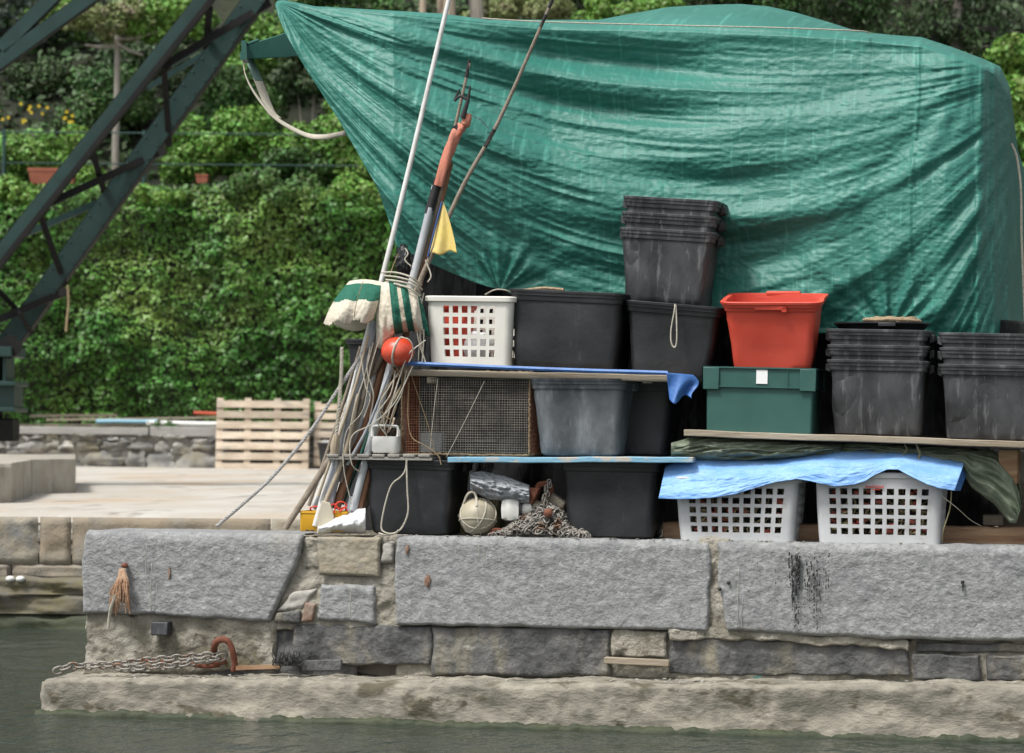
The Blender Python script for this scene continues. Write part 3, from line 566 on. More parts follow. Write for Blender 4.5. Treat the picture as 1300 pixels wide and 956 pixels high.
# bright shrubs along the terrace edge, then darker ones behind
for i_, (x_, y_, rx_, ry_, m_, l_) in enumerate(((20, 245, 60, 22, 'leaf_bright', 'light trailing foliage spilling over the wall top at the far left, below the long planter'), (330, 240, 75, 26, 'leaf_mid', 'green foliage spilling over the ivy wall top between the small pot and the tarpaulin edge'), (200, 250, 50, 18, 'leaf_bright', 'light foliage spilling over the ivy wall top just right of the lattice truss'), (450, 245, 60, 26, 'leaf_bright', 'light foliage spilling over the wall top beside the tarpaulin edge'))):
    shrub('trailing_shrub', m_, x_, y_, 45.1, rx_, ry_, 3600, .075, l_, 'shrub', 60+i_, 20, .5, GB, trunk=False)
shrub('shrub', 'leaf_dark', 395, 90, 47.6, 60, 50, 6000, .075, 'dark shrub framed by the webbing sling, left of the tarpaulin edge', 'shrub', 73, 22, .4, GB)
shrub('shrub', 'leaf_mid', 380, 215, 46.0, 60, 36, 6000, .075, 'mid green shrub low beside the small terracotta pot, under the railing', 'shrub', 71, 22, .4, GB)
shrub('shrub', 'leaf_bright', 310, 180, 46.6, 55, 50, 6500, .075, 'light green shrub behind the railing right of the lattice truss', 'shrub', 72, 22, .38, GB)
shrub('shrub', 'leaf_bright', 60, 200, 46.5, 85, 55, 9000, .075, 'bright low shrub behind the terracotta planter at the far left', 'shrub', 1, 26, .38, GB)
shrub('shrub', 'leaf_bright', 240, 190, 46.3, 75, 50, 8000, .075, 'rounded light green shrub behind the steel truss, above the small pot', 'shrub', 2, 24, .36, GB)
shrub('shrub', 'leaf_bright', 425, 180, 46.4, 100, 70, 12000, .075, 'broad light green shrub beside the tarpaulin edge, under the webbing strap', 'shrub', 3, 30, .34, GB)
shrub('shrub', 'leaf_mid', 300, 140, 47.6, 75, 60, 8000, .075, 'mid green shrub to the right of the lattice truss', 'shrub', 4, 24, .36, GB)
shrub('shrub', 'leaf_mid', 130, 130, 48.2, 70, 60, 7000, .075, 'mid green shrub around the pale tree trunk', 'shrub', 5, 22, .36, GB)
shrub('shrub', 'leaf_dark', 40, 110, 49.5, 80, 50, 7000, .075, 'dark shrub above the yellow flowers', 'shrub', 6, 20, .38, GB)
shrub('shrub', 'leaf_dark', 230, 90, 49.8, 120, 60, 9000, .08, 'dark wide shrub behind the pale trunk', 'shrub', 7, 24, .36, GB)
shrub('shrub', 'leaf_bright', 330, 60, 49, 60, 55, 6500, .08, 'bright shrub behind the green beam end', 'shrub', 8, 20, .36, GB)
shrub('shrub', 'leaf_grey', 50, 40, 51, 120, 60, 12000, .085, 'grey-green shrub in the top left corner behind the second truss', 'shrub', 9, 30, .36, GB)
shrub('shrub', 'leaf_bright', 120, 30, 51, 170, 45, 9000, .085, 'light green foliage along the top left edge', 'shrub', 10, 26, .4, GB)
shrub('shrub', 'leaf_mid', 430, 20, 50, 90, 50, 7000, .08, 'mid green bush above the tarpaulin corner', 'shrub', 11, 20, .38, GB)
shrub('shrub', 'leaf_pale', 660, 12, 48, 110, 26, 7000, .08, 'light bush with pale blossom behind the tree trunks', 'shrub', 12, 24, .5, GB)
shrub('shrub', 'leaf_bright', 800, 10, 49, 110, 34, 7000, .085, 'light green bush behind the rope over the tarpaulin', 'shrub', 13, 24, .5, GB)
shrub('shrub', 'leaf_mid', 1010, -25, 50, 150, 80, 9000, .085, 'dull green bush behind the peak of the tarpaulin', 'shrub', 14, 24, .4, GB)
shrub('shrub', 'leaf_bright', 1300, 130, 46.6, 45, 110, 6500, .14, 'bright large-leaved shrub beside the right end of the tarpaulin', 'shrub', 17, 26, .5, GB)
def conifer(px, py, dist, rp, hp, label, seed):
    s = dist/FPX; c = D(px, py, dist); zb = hill_z(dist); r = empty('conifer', Vector((c.x, c.y, zb)), label, 'tree', 'dark trees behind the tarpaulin')
    rr = random.Random(seed); pts = []; H = hp*s
    mb = MB(); mb.tube([Vector((c.x, c.y, zb-.2)), Vector((c.x, c.y, c.z+H))], lambda t: .16*(1.05-t)+.01, 8)
    for k in range(90):
        t = rr.random(); z = c.z-H+2*H*t; L = rp*s*(1.15-t*.8)*rr.uniform(.6, 1.1); az = rr.uniform(0, 6.28); p0 = Vector((c.x, c.y, z)); tip = p0+Vector((math.cos(az)*L, math.sin(az)*L, -L*.25+rr.uniform(-.1, .3)))
        if k < 30: mb.tube([p0, tip], lambda t: .03*(1.1-t), 5)
        for j in range(110): q = p0.lerp(tip, rr.random()**.7); pts.append((q.x+rr.gauss(0, .12), q.y+rr.gauss(0, .12), q.z+rr.gauss(0, .10)-.05))
    mb.build('trunk', 'bark', r); Pp = np.array(pts); Nd = RNG.normal(0, 1, Pp.shape)+np.array([0, 0, .8])
    quads('crown', leaf_verts(Pp, Nd, .13, .22, .5, .9), 4, 'leaf_dark', r)
conifer(900, 0, 50.5, 110, 110, 'dark feathery tree behind the highest point of the tarpaulin', 3)
conifer(1080, 20, 50, 110, 120, 'dark feathery tree in the middle of the three above the tarpaulin', 5)
conifer(1215, 30, 49.5, 110, 130, 'dark feathery tree right of the others, near the right tarpaulin corner', 7)
conifer(690, -30, 51, 120, 110, 'dark feathery tree farthest left, behind the blossom bush', 8)
# shaded woods filling the slope
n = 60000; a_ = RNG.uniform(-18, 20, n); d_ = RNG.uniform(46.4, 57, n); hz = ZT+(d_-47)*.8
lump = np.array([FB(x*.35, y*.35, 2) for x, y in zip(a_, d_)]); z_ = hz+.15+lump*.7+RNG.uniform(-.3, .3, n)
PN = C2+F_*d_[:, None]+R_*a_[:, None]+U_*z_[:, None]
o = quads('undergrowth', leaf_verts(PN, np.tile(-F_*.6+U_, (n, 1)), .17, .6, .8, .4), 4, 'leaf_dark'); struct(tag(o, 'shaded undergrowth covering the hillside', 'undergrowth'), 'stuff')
n = 16000; a_ = RNG.uniform(-12, 5, n); PN = C2+F_*(DI+RNG.uniform(-.1, 3.4, n))[:, None]+R_*a_[:, None]+U_*(ZT+np.array([.12*FB(x*1.5, 3, 3) for x in a_])+RNG.uniform(-.05, .16, n))[:, None]
o = quads('ground_cover', leaf_verts(PN, np.tile(-F_*.6+U_, (n, 1)), .085, .75, .6, .4), 4, 'leaf_mid'); struct(tag(o, 'low leafy ground cover on the terrace edge', 'ground cover'), 'stuff')
# pale trees
def tree(px, y_top, y_bot, dist, r0, m, label, crown=None, seed=1, lean=0, limbs=()):
    b = D(px, y_bot, dist); t = D(px+lean, y_top, dist); b = Vector((b.x, b.y, min(b.z, hill_z(dist)+.02))); r = empty('tree', b, label, 'tree', 'pale trunked trees on the terrace'); rr = random.Random(seed)
    mb = MB(); mb.tube(spline([Vector((b.x, b.y, hill_z(dist)-.2)), b.lerp(t, .33)+rt*rr.uniform(-.03, .03), b.lerp(t, .66)+rt*rr.uniform(-.03, .03), t], 5), lambda k: r0*(1.15-.35*k), 10)
    for (x0, y0, x1, y1, rad) in limbs: mb.tube(spline([D(x0, y0, dist), D((x0+x1)/2, (y0+y1)/2+2, dist-.1), D(x1, y1, dist-.1)], 5), lambda k, rad=rad: rad*(1.2-.6*k), 7)
    mb.build('trunk', m, r)
    if crown:
        for (cx, cy, rx, ry, n, mm) in crown:
            s = dist/FPX; lb = lobes_in(D(cx, cy, dist), (rx*s*.8, rx*s*.6, ry*s*.8), 22, .36*ry*s+.05, seed+cx); Pp, Nd = blob_points(lb, n)
            quads('crown', leaf_verts(Pp, Nd+np.array([0, 0, .4]), .085, .55, .6, .4), 4, mm, r)
tree(148, 45, 205, 46.8, .055, 'bark', 'slender pale tree with spreading crown behind the truss', [(140, 28, 95, 26, 7000, 'leaf_pale'), (215, 25, 75, 30, 4500, 'leaf_bright')], 3, 1, [(148, 58, 108, 57, .03), (148, 55, 182, 70, .03), (148, 50, 200, 40, .03)])
tree(530, -60, 24, 47, .06, 'bark_tan', 'pale bare trunk left of the white pole above the tarpaulin', None, 5, 8)
tree(572, -60, 30, 47.2, .14, 'bark_tan', 'thick tan trunk behind the top of the white pole', None, 6, -6, [(560, 20, 556, -20, .05)])
tree(628, -60, 34, 47.5, .13, 'bark', 'thick leaning grey trunk rising behind the tarpaulin', None, 7, -28)
tree(-30, -120, 200, 50, .12, 'bark', 'tree at the far left edge', [(-20, -70, 100, 50, 5000, 'leaf_mid')], 8, 4)
# planters with plants, flowers
def planter(px0, px1, y0, y1, dist, label):
    s = dist/FPX; w = (px1-px0)*s; h = (y1-y0)*s; c = D((px0+px1)/2, y1, dist); r = empty('planter', c, label, 'planter', 'terracotta planters on the terrace')
    mb = MB(); lo = [[Vector((x*w*k/2, y*.12*k, z)) for x, y in ((-1, -1), (1, -1), (1, 1), (-1, 1))] for k, z in ((.86, 0), (.95, h*.78), (1, h*.78), (1, h), (.93, h), (.9, h*.8))]
    mb.loft(lo); o = mb.build('pot', 'terracotta', r, world=False, bevel=.006); o.rotation_euler.z = YAW
planter(36, 98, 214, 234, 45.7, 'long terracotta planter with thick rim left of the steel truss')
planter(249, 265, 222, 233, 45.75, 'small terracotta pot half hidden in leaves right of the truss')
fl = MB(); rr = random.Random(2)
fr = empty('flower_bed', D(45, 160, 46.2), 'drift of small yellow daisies over the left shrub', 'flowers')
for i in range(19):
    c = D(rr.uniform(-5, 92), rr.uniform(128, 156), 46.0+rr.uniform(0, .4)); mb = MB()
    for k in range(8):
        a = k*.785; d = (rt*math.cos(a)+up*math.sin(a)); w = (-rt*math.sin(a)+up*math.cos(a)); q = -fw*.01; sc_ = .62
        mb.add([c, c+(d*.03+w*.012)*sc_+q, c+d*.05*sc_+q*.5, c+(d*.03-w*.012)*sc_+q], [(0, 1, 2, 3)])
    mb.build('flower', 'petal_y', fr, recalc=False)

rail = empty('wire_fence', W(-3, 45.6, ZT), 'thin dark green wire railing along the terrace edge', 'fence')
mb = MB(); [mb.tube([W(A(-60, 45.6), 45.6, ZT+.5+z_), W(A(520, 45.6), 45.6, ZT+.5+z_)], .011, 6) for z_ in (0, .46)]; mb.build('wire', 'fence', rail)
for px in (-60, 2, 180, 500): MB().tube([W(A(px, 45.6), 45.6, ZT-.2), W(A(px, 45.6), 45.6, ZT+1.0)], .028, 8).build('post', 'fence', rail)
rb = MB(); a0, a1 = A(1166, 50), A(1250, 50); z0 = D(1200, 44, 50).z
rb.hexa([W(a0, 49, z0), W(a1, 49, z0-.08), W(a1, 53, z0+.5), W(a0, 53, z0+.6), W(a0, 49, z0+.09), W(a1, 49, z0), W(a1, 53, z0+.6), W(a0, 53, z0+.7)])
rf = empty('garden_shelter', W(a0, 51, ZT), 'low dark shelter roof among the trees behind the right of the tarpaulin', 'shelter'); rb.build('roof', 'steel_black', rf)
[MB().bar(W(a, d, z0-5), W(a, d, z0), .1, .1).build('post', 'steel_black', rf) for a in (a0+.1, a1-.1) for d in (49.2, 52.6)]
# ================================================================ CRANE
DC = 30.0
crane = empty('lattice_crane', D(-60, 560, DC), 'dark green steel lattice crane jib rising steeply from the left edge', 'crane')
def beam(x0, y0, x1, y1, wpx, mtl='steel_green', d=DC, dep=.16, name='chord', lip=True, shade_strip=True):
    s = d/FPX; a, b = D(x0, y0, d), D(x1, y1, d); dr = (b-a).normalized(); sd = dr.cross(fw).normalized(); w = wpx*s
    o = MB().bar(a, b, w, .012, sd).build(name, mtl, crane)       # web of the channel
    if lip:
        f = MB()
        for sg, m_ in ((-1, 1), (1, 1)): f.bar(a+sd*sg*w/2+fw*dep/2, b+sd*sg*w/2+fw*dep/2, .014, dep, sd)
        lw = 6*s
        if shade_strip: f.bar(a-sd*(w/2+lw/2)-fw*.05, b-sd*(w/2+lw/2)-fw*.05, lw, .12, sd)  # dark strip: shade of the channel's underside put into the colour
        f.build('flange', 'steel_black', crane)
    return o
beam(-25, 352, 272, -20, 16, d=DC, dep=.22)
beam(-10, 462, 336, -20, 25, d=DC+.5, dep=.22, shade_strip=False)
def rivets(x0, y0, x1, y1, d, off):
    mb = MB(); a, b = D(x0, y0, d), D(x1, y1, d); n = int((b-a).length/.16); sd = (b-a).normalized().cross(fw).normalized()
    for i in range(n): mb.ball(a.lerp(b, i/n)+sd*off-fw*.008, .012, .012, .012, 6, 4)
    mb.build('rivets', 'steel_green', crane)
rivets(-10, 462, 336, -20, DC+.5, .07); rivets(-10, 462, 336, -20, DC+.5, -.07)
# far pair of chords
beam(-14, 346, 280, -26, 12, 'steel_black', DC+1.1, .1, lip=False); beam(0, 462, 340, -22, 14, 'steel_black', DC+1.3, .1, lip=False)
beam(0, 62, 70, -8, 17, d=DC+.4, dep=.1, name='stay', shade_strip=False); beam(-20, 50+42, 125, -12, 17, d=DC+.4, dep=.1, name='stay', shade_strip=False)
def brace(x0, y0, x1, y1, w=7, m='steel_black', d0=DC+.1, d1=DC+.6):
    a, b = D(x0, y0, d0), D(x1, y1, d1); mb = MB(); mb.bar(a, b, w*DC/FPX, .05, (b-a).cross(fw)); mb.build('brace', m, crane)
for q in [(58, 260, 206, 192, 9), (214, 80, 342, 4, 9), (208, 80, 215, 185, 7), (116, 188, 134, 250, 7), (50, 270, 83, 362, 7), (0, 405, 82, 371, 9), (266, 10, 262, 62, 8), (-10, 360, 24, 396, 6), (24, 396, 40, 422, 4), (140, -30, 205, 90, 6)][:9]: brace(*q)
for q in [(62, 258, 206, 197, 3), (218, 84, 342, 8, 3), (187, 112, 260, 68, 7), (20, 302, 130, 255, 8), (0, 409, 74, 377, 3), (-4, 52, 20, 65, 5), (0, 426, 30, 414, 3)]: brace(*q, m='steel_green', d0=DC+.7, d1=DC+1.0)
def gusset(px, py, s=10):
    k = s*DC/FPX; c = D(px, py, DC+.02); mb = MB(); loops = []
    for o_ in (0, .02): loops.append([c+fw*o_+rt*k*math.cos(q)+up*k*math.sin(q) for q in (0.3, 1.5, 2.6, 3.6, 4.7, 5.7)])
    mb.loft(loops); mb.build('gusset', 'steel_black', crane)
for p in ((206, 192, 6), (80, 371, 7), (212, 84, 5), (52, 268, 6), (12, 440, 16)): gusset(*p)
# foot of the jib: hinge frame, counterweight and its hanging block
ft = MB(); s = DC/FPX
def pxbox(mb, x0, x1, y0, y1, d, dep):
    a = D(x0, y1, d); b = D(x1, y0, d); w = (b-a).dot(rt); h = b.z-a.z; c = [a, a+rt*w, a+rt*w+fw*dep, a+fw*dep]; mb.hexa(c+[p+up*h for p in c])
pxbox(ft, -60, 14, 440, 452, DC-.1, .9); pxbox(ft, -60, -46, 440, 640, DC, .4); pxbox(ft, -8, -1, 450, 520, DC, .5); pxbox(ft, 3, 8, 450, 490, DC, .5); pxbox(ft, -60, 20, 484, 489, DC-.1, .8); pxbox(ft, -14, 18, 489, 519, DC, .55)
pxbox(ft, -60, 19, 517, 522, DC-.1, .8); ft.build('hinge_frame', 'steel_green', crane, bevel=.006)
hb = MB(); pxbox(hb, -20, 16, 531, 560, DC+.1, .45); pxbox(hb, -6, 2, 520, 533, DC+.2, .1); hb.build('counterweight', 'steel_black', crane, bevel=.02)
pxb = MB(); a = D(-60, 660, DC); pxb.tube([a-rt*.1+up*0, a-rt*.1+up*4], .2, 16); pxb.build('mast', 'steel_green', crane)
rp = MB(); rp.tube(spline([D(86, 362, DC-.02), D(87, 385, DC), D(85, 405, DC), D(84, 421, DC)], 6), .013, 6); o = rp.build('rope_end', 'rope_tan'); tag(o, 'short frayed tan rope end hanging from the lattice truss', 'rope')
# green davit beam with webbing sling, at the tarpaulin's left tip
dv = empty('davit', D(350, 62, 15.6), 'green painted steel beam end jutting out from under the tarpaulin corner', 'davit')
Y5 = 15.3
a, b = D(313, 66, Y5), D(440, 34, Y5+.25); mb = MB()
mb.loft([[D(313, 57, Y5), D(313, 75, Y5), D(313, 75, Y5+.12), D(313, 57, Y5+.12)], [D(355, 44, Y5+.1), D(362, 73, Y5+.1), D(362, 73, Y5+.22), D(355, 44, Y5+.22)], [D(440, 10, Y5+.3), D(440, 66, Y5+.3), D(440, 66, Y5+.42), D(440, 10, Y5+.42)]])
mb.build('beam', 'steel_green2', dv, bevel=.004)
mb = MB(); mb.bar(D(311, 54, Y5-.02), D(312, 78, Y5-.02), .025, .16, rt); mb.tube([D(306, 68, Y5+.04), D(322, 66, Y5+.04)], .009, 8); mb.tube([D(314, 56, Y5-.06), D(328, 51, Y5-.03)], .008, 8); mb.tube([D(307, 66, Y5-.02), D(308, 76, Y5-.02)], .012, 8); mb.build('shackle', 'steel_green2', dv)
mb = MB(); mb.bar(D(300, 0, 16.1), D(420, 10, 16.1), .05, .05); dvp = MB(); p0 = D(760, 60, 16.2); p1 = D(430, 40, 15.9)
dvp.bar(p1, p0, .12, .12); dvp.bar(Vector((p0.x, p0.y, -.02)), p0, .14, .14); dvp.build('post', 'steel_green2', dv)
def ribbon(pts, w, wdir, mtl, name, parent=None, th=.004, **k):
    pts = spline(pts, 8); mb = MB(); wd_ = Vector(wdir).normalized()*w/2
    mb.grid(lambda u, v: pts[min(int(round(u*(len(pts)-1))), len(pts)-1)]+wd_*(2*v-1), len(pts)-1, 2)
    return mb.build(name, mtl, parent, recalc=False, solid=th, angle=60)
wb = empty('webbing_sling', D(312, 78, Y5), 'flat white lifting sling looping from the green beam end to the tarpaulin edge', 'sling')
ribbon([D(308, 74, Y5), D(312, 96, Y5-.03), D(326, 122, Y5-.05), D(350, 150, Y5-.05), D(385, 170, Y5-.02), D(410, 174, Y5), D(438, 169, Y5+.1)], .035, (fw*.6+up*.7+rt*-.2), 'webbing_w', 'strap', wb)
ribbon([D(324, 92, Y5+.1), D(334, 118, Y5+.05), D(344, 142, Y5), D(352, 150, Y5-.02)], .045, (rt*1+fw*.5), 'webbing_w', 'strap', wb)
ribbon([D(316, 72, Y5+.12), D(320, 84, Y5+.1), D(329, 103, Y5+.08)], .046, (rt*1+fw*.5), 'webbing_g', 'sleeve', wb)
# ================================================================ TARPAULIN
def vnoise(x, y, seed=0):
    x = np.asarray(x); y = np.asarray(y); g = np.random.default_rng(seed).random((256, 256)); xi = np.floor(x).astype(int); yi = np.floor(y).astype(int); fx = x-xi; fy = y-yi
    fx = fx*fx*fx*(fx*(fx*6-15)+10); fy = fy*fy*fy*(fy*(fy*6-15)+10); G_ = lambda a, b: g[a % 256, b % 256]
    return (G_(xi, yi)*(1-fx)+G_(xi+1, yi)*fx)*(1-fy)+(G_(xi, yi+1)*(1-fx)+G_(xi+1, yi+1)*fx)*fy-.5
top_sil = [(350, 4), (352, 1), (360, 0), (400, 8), (470, 12), (560, 17), (620, 25), (690, 25), (760, 25), (800, 17), (850, 8), (900, 5), (940, 4), (975, 7), (1010, 15), (1050, 27), (1090, 40), (1130, 44), (1170, 47), (1210, 60), (1247, 74), (1270, 84), (1282, 110), (1292, 190), (1308, 240)]
fold_e = [(350, 6), (360, 3), (470, 16), (620, 30), (700, 36), (850, 38), (1000, 44), (1090, 50), (1170, 58), (1240, 82), (1262, 92), (1282, 125), (1308, 245)]
bot_e = [(350, 10), (354, 22), (362, 42), (385, 82), (430, 152), (480, 240), (497, 290), (503, 313), (520, 321), (545, 334), (600, 358), (626, 366), (635, 366), (660, 378), (760, 400), (900, 415), (1190, 432), (1320, 436)]
def dep(px):  # how far back the front face of the cover hangs
    return pl([(350, .62), (380, .50), (500, .40), (620, .52), (700, .60), (900, .62), (1100, .60), (1200, .58), (1240, .60), (1262, .70), (1280, 1.0), (1292, 1.5), (1308, 2.4)], px)
NU, NF, NT = 620, 260, 24
us = np.concatenate([350+(np.linspace(0, 1, 140)**1.3)*160, np.linspace(511, 1240, NU-220), np.linspace(1242, 1308, 80)]); NU = len(us)
def folds(px, py):
    """cloth relief in metres (positive = towards the viewer)"""
    px = np.asarray(px, float); py = np.asarray(py, float)
    ax, ay, bx, by = 335., -20., 1345., 62.; t = np.clip((px-ax)/(bx-ax), .004, .996); line = ay+(by-ay)*t
    s = (py-line)/(4*t*(1-t)+.10)            # which of the swags hung between the two top corners
    w = np.exp(-((t-.5)/.42)**2); wf = np.clip((4*t*(1-t)-.12)/.45, 0, 1); wg = np.clip((4*t*(1-t)-.05)/.3, 0, 1)
    h = .050*vnoise(s/52.+.3, t*3.0, 3)*2*(.55+.6*w)
    h += wg*.024*vnoise(s/24., t*4.5, 4)*2
    h += wf*.007*(1-2*np.abs(2*vnoise(s/11., t*8, 5)))
    h += wf*.003*vnoise(s/5., t*16, 6)*2
    for (sc, tc, dw, tw, am) in ((62, .45, 12, .17, -.085), (88, .45, 13, .2, .05), (116, .42, 11, .22, -.06), (165, .3, 16, .14, -.03), (190, .55, 14, .14, -.045), (232, .62, 14, .16, .03), (262, .6, 16, .18, -.05), (20, .5, 16, .3, .03), (300, .5, 14, .15, -.03)):
        h += am*.8*np.exp(-((s-sc-18*(t-tc))/dw)**2)*np.exp(-((t-tc)/tw)**2)
    # pleats gathered at the tie above the white crate
    dx, dy = px-634., py-372.; rr_ = np.hypot(dx, dy)+1e-6; an = np.arctan2(-dy, dx); k = np.exp(-(rr_/95.)**2)
    h = h*(1-.65*k)+k*.030*np.minimum(1, rr_/30)*vnoise(an*5.5+9, rr_/140., 8)*2
    # diagonal pleats running down from the right corner to the bin stack
    dx, dy = px-1243., py-84.; rr_ = np.hypot(dx, dy)+1e-6; an = np.arctan2(dy, -dx); k = np.exp(-((rr_-210)/175.)**2)*np.clip((px-830)/200., 0, 1)*np.clip((1238-px)/45., 0, 1)
    h = h*(1-.65*k)+k*.55*(.040*vnoise(an*6+4, rr_/150., 9)*2+.003*(1-2*np.abs(2*vnoise(an*16, rr_/120., 10))))
    dx, dy = px-1128., py-425.; rr_ = np.hypot(dx, dy)+1e-6; an = np.arctan2(-dy, dx); k = np.exp(-(rr_/110.)**2); h += k*.03*np.minimum(1, rr_/30)*vnoise(an*6+3, rr_/120., 12)*2
    # fan from the top left tip
    dx, dy = px-352., py-2.; rr_ = np.hypot(dx, dy)+1e-6; an = np.arctan2(dy, dx); k = np.exp(-(rr_/150.)**2); h = h*(1-.6*k)+k*.022*np.minimum(1, rr_/50)*vnoise(an*14+3, rr_/200., 13)*2
    k = np.clip((px-1215)/40., 0, 1); h = h*(1-.7*k)+k*.045*vnoise(px/10.+py/500., py/260., 14)*2       # hanging straight at the corner
    h += (1-k)*.0022*vnoise(px/7.+vnoise(py/20., px/20., 15)*3, py/4., 16)*2+.0012*vnoise(px/3.2, py/2.6, 17)*2
    h += np.where(np.abs(px-1160-6*np.sin(py/60))<2.2, .006, 0)
    return h*np.clip((px-345)/70., .12, 1)
cols = []
for i, px in enumerate(us):
    T, E, B = pl(top_sil, px), pl(fold_e, px), pl(bot_e, px); E = max(E, T+2); B = max(B, E+3); Y = dep(px); rows = []
    bk = .9*sm((px-640)/200)+.10
    for j in range(NT):                                  # from far below at the back, over the ridge
        k = j/(NT-1)
        if k < .4: q = 1-k/.4; rows.append((px, T+1+q*70*sm((px-380)/120), Y+bk+.15*q*sm((px-380)/100), 0))
        else: q = (k-.4)/.6; rows.append((px, lerp(T, E, q**1.2), lerp(Y+bk, Y+.03, math.sin(q*math.pi/2)), q*.5))
    for j in range(NF):
        q = (j+1)/NF; py = lerp(E, B, q); bul = .10*math.sin(math.pi*q)*sm((px-380)/200)*sm((1290-px)/100)
        rows.append((px, py, Y-.03*q-bul, min(1, .5+q*8)))
    cols.append(rows)
C_ = np.array(cols); fo = folds(C_[:, :, 0], C_[:, :, 1]); nr = C_.shape[1]; vs = []
for i in range(NU):
    for j in range(nr):
        px, py, Y, k = C_[i, j]; vs.append(P(px, py, Y-fo[i, j]*k))
tv = MB(); tv.add(vs, [(i*nr+j, i*nr+j+1, (i+1)*nr+j+1, (i+1)*nr+j) for i in range(NU-1) for j in range(nr-1)])
tarp = tag(tv.build('tarpaulin', 'tarp', angle=0, recalc=False, solid=.0015), 'big wrinkled green tarpaulin draped over the gear, hanging from its top left tip', 'tarpaulin')
def rope(name, pts, r, mtl, label, cat='rope', group=None, parent=None, n=8, seg=6, flat=1.0):
    o = MB().tube(spline([P(*p) for p in pts], n), r, seg, flat=flat).build(name, mtl, parent)
    return tag(o, label, cat, group) if not parent else o
rope('white_cord', [(612, 23, .5), (640, 25, .45), (700, 28, .42), (850, 32, .42), (980, 35, .43), (1086, 39, .5), (1104, 42, .7)], .0035, 'rope', 'thin white cord stretched across the top of the green tarpaulin')
rope('white_cord', [(1284, 182, .9), (1291, 200, .9), (1296, 240, .9), (1297, 300, .9), (1300, 380, .9), (1302, 430, .9)], .006, 'rope', 'pale cord hanging down the right end of the tarpaulin')
# boat cradle that carries the cover, mostly hidden
fr = empty('storage_rack', P(900, 680, .9), 'dark timber frame hidden behind the bins, holding up the tarpaulin', 'rack')
z2 = lambda px, py: P(px, py, .9).z
mb = MB()
for px, yt in ((1000, 60), (1225, 125), (800, 60), (660, 120)): a = P(px, 680, .95); mb = MB(); mb.bar(Vector((a.x, .98, -.02)), Vector((a.x, .98, z2(px, yt))), .07, .07); mb.build('post', 'plank_dark', fr)
MB().bar(P(650, 60, .98), P(1230, 118, .98), .07, .07, (0, 1, 0)).build('beam', 'plank_dark', fr)
def bsheet(u, v):
    px = lerp(503, 1330, u); py = lerp(pl([(503, 306), (560, 320), (640, 350), (900, 380), (1330, 410)], px), 668, v)
    if u < .05: px = lerp(px, px+8, v)
    p = P(px, py, .80+.02*math.sin(px*.09+v*2)+.03*FB(px*.03, v*3, 1)+.012*FB(px*.1, v*9, 5)); p.z = max(p.z, -.02); return p
o = tag(MB().grid(bsheet, 260, 60).build('black_sheet_and_gap_backing', 'black_sheet_and_gap_backing', solid=.003, recalc=False), 'black plastic sheet under the tarpaulin, extended behind the shelves to darken the gaps', 'sheet')  # real sheet under the cover; the rest added so gaps between bins read dark
# ================================================================ BINS AND CRATES
def rrect(w, d, r, z, sub=7, cn=4, wob=None):
    pts = []; hw, hd = w/2, d/2; r = min(r, hw*.9, hd*.9)
    for (cx, cy, a0) in ((hw-r, -hd+r, -90), (hw-r, hd-r, 0), (-hw+r, hd-r, 90), (-hw+r, -hd+r, 180)):
        for k in range(cn+1): a = R(a0+90*k/cn); pts.append((cx+r*math.cos(a), cy+r*math.sin(a)))
        nx = {-90: (hw, hd-r), 0: (-hw+r, hd), 90: (-hw, -hd+r), 180: (hw-r, -hd)}[a0]; lx, ly = pts[-1]
        for k in range(1, sub): pts.append((lerp(lx, nx[0], k/sub), lerp(ly, nx[1], k/sub)))
    return [Vector((x+(wob(x, y, z)[0] if wob else 0), y+(wob(x, y, z)[1] if wob else 0), z)) for x, y in pts]
def tub_parts(root, w, d, h, tx, ty, m, seed, sag=.010, rim='black', handles=True, lipw=.010, body_name='body'):
    """open bin, rim size w x d, narrowing by tx, ty on each side towards the floor; local origin under its middle"""
    wob = lambda x, y, z: (FB(x*4+seed, y*4, z*5)*sag, FB(x*3, y*5+seed, z*4)*sag*1.2)
    def L(z, off=0, r=.035):
        k = 1-z/h; return rrect(w-2*tx*k-2*off, d-2*ty*k-2*off, r, z, wob=wob)
    loops = [L(.0, .022, .03), L(.002, .012, .034), L(.012, .0015)]+[L(h*q, 0) for q in (.12, .25, .38, .5, .62, .74, .84)]
    sh = .008; loops += [L(h*.865, 0), L(h*.872, -sh*.8), L(h*.90, -sh), L(h-.004, -sh*.8)]
    loops += [L(h-.004, .003)]+[L(h*q, .0055) for q in (.8, .5, .2)]+[L(.012, .008)]
    mb = MB(); mb.loft(loops); mb.build(body_name, m, root, world=False, angle=40)
    mb = MB(); o = lipw
    prof = [(h-.026, -sh+.0005), (h-.024, -sh-o*.55), (h-.009, -sh-o*.6), (h-.009, -sh-o), (h+.001, -sh-o), (h+.003, -sh-o+.002), (h+.003, .002), (h-.02, .004)]
    ls = [L(z, off, .035+(-off if off < 0 else 0)) for z, off in prof]; ls.append(ls[0]); mb.loft(ls, False, False)
    mb.build('rim', m, root, world=False, angle=40)
    if handles:
        for s in (-1, 1):
            mb = MB(); x = s*(w/2+sh)
            mb.loft([[Vector((x, -d*.16, h-.012)), Vector((x+s*.022, -d*.15, h-.012)), Vector((x+s*.022, -d*.15, h-.045)), Vector((x-s*.002, -d*.16, h-.055))],
                     [Vector((x, d*.16, h-.012)), Vector((x+s*.022, d*.15, h-.012)), Vector((x+s*.022, d*.15, h-.045)), Vector((x-s*.002, d*.16, h-.055))]])
            mb.build('handle', m, root, world=False, bevel=.003)
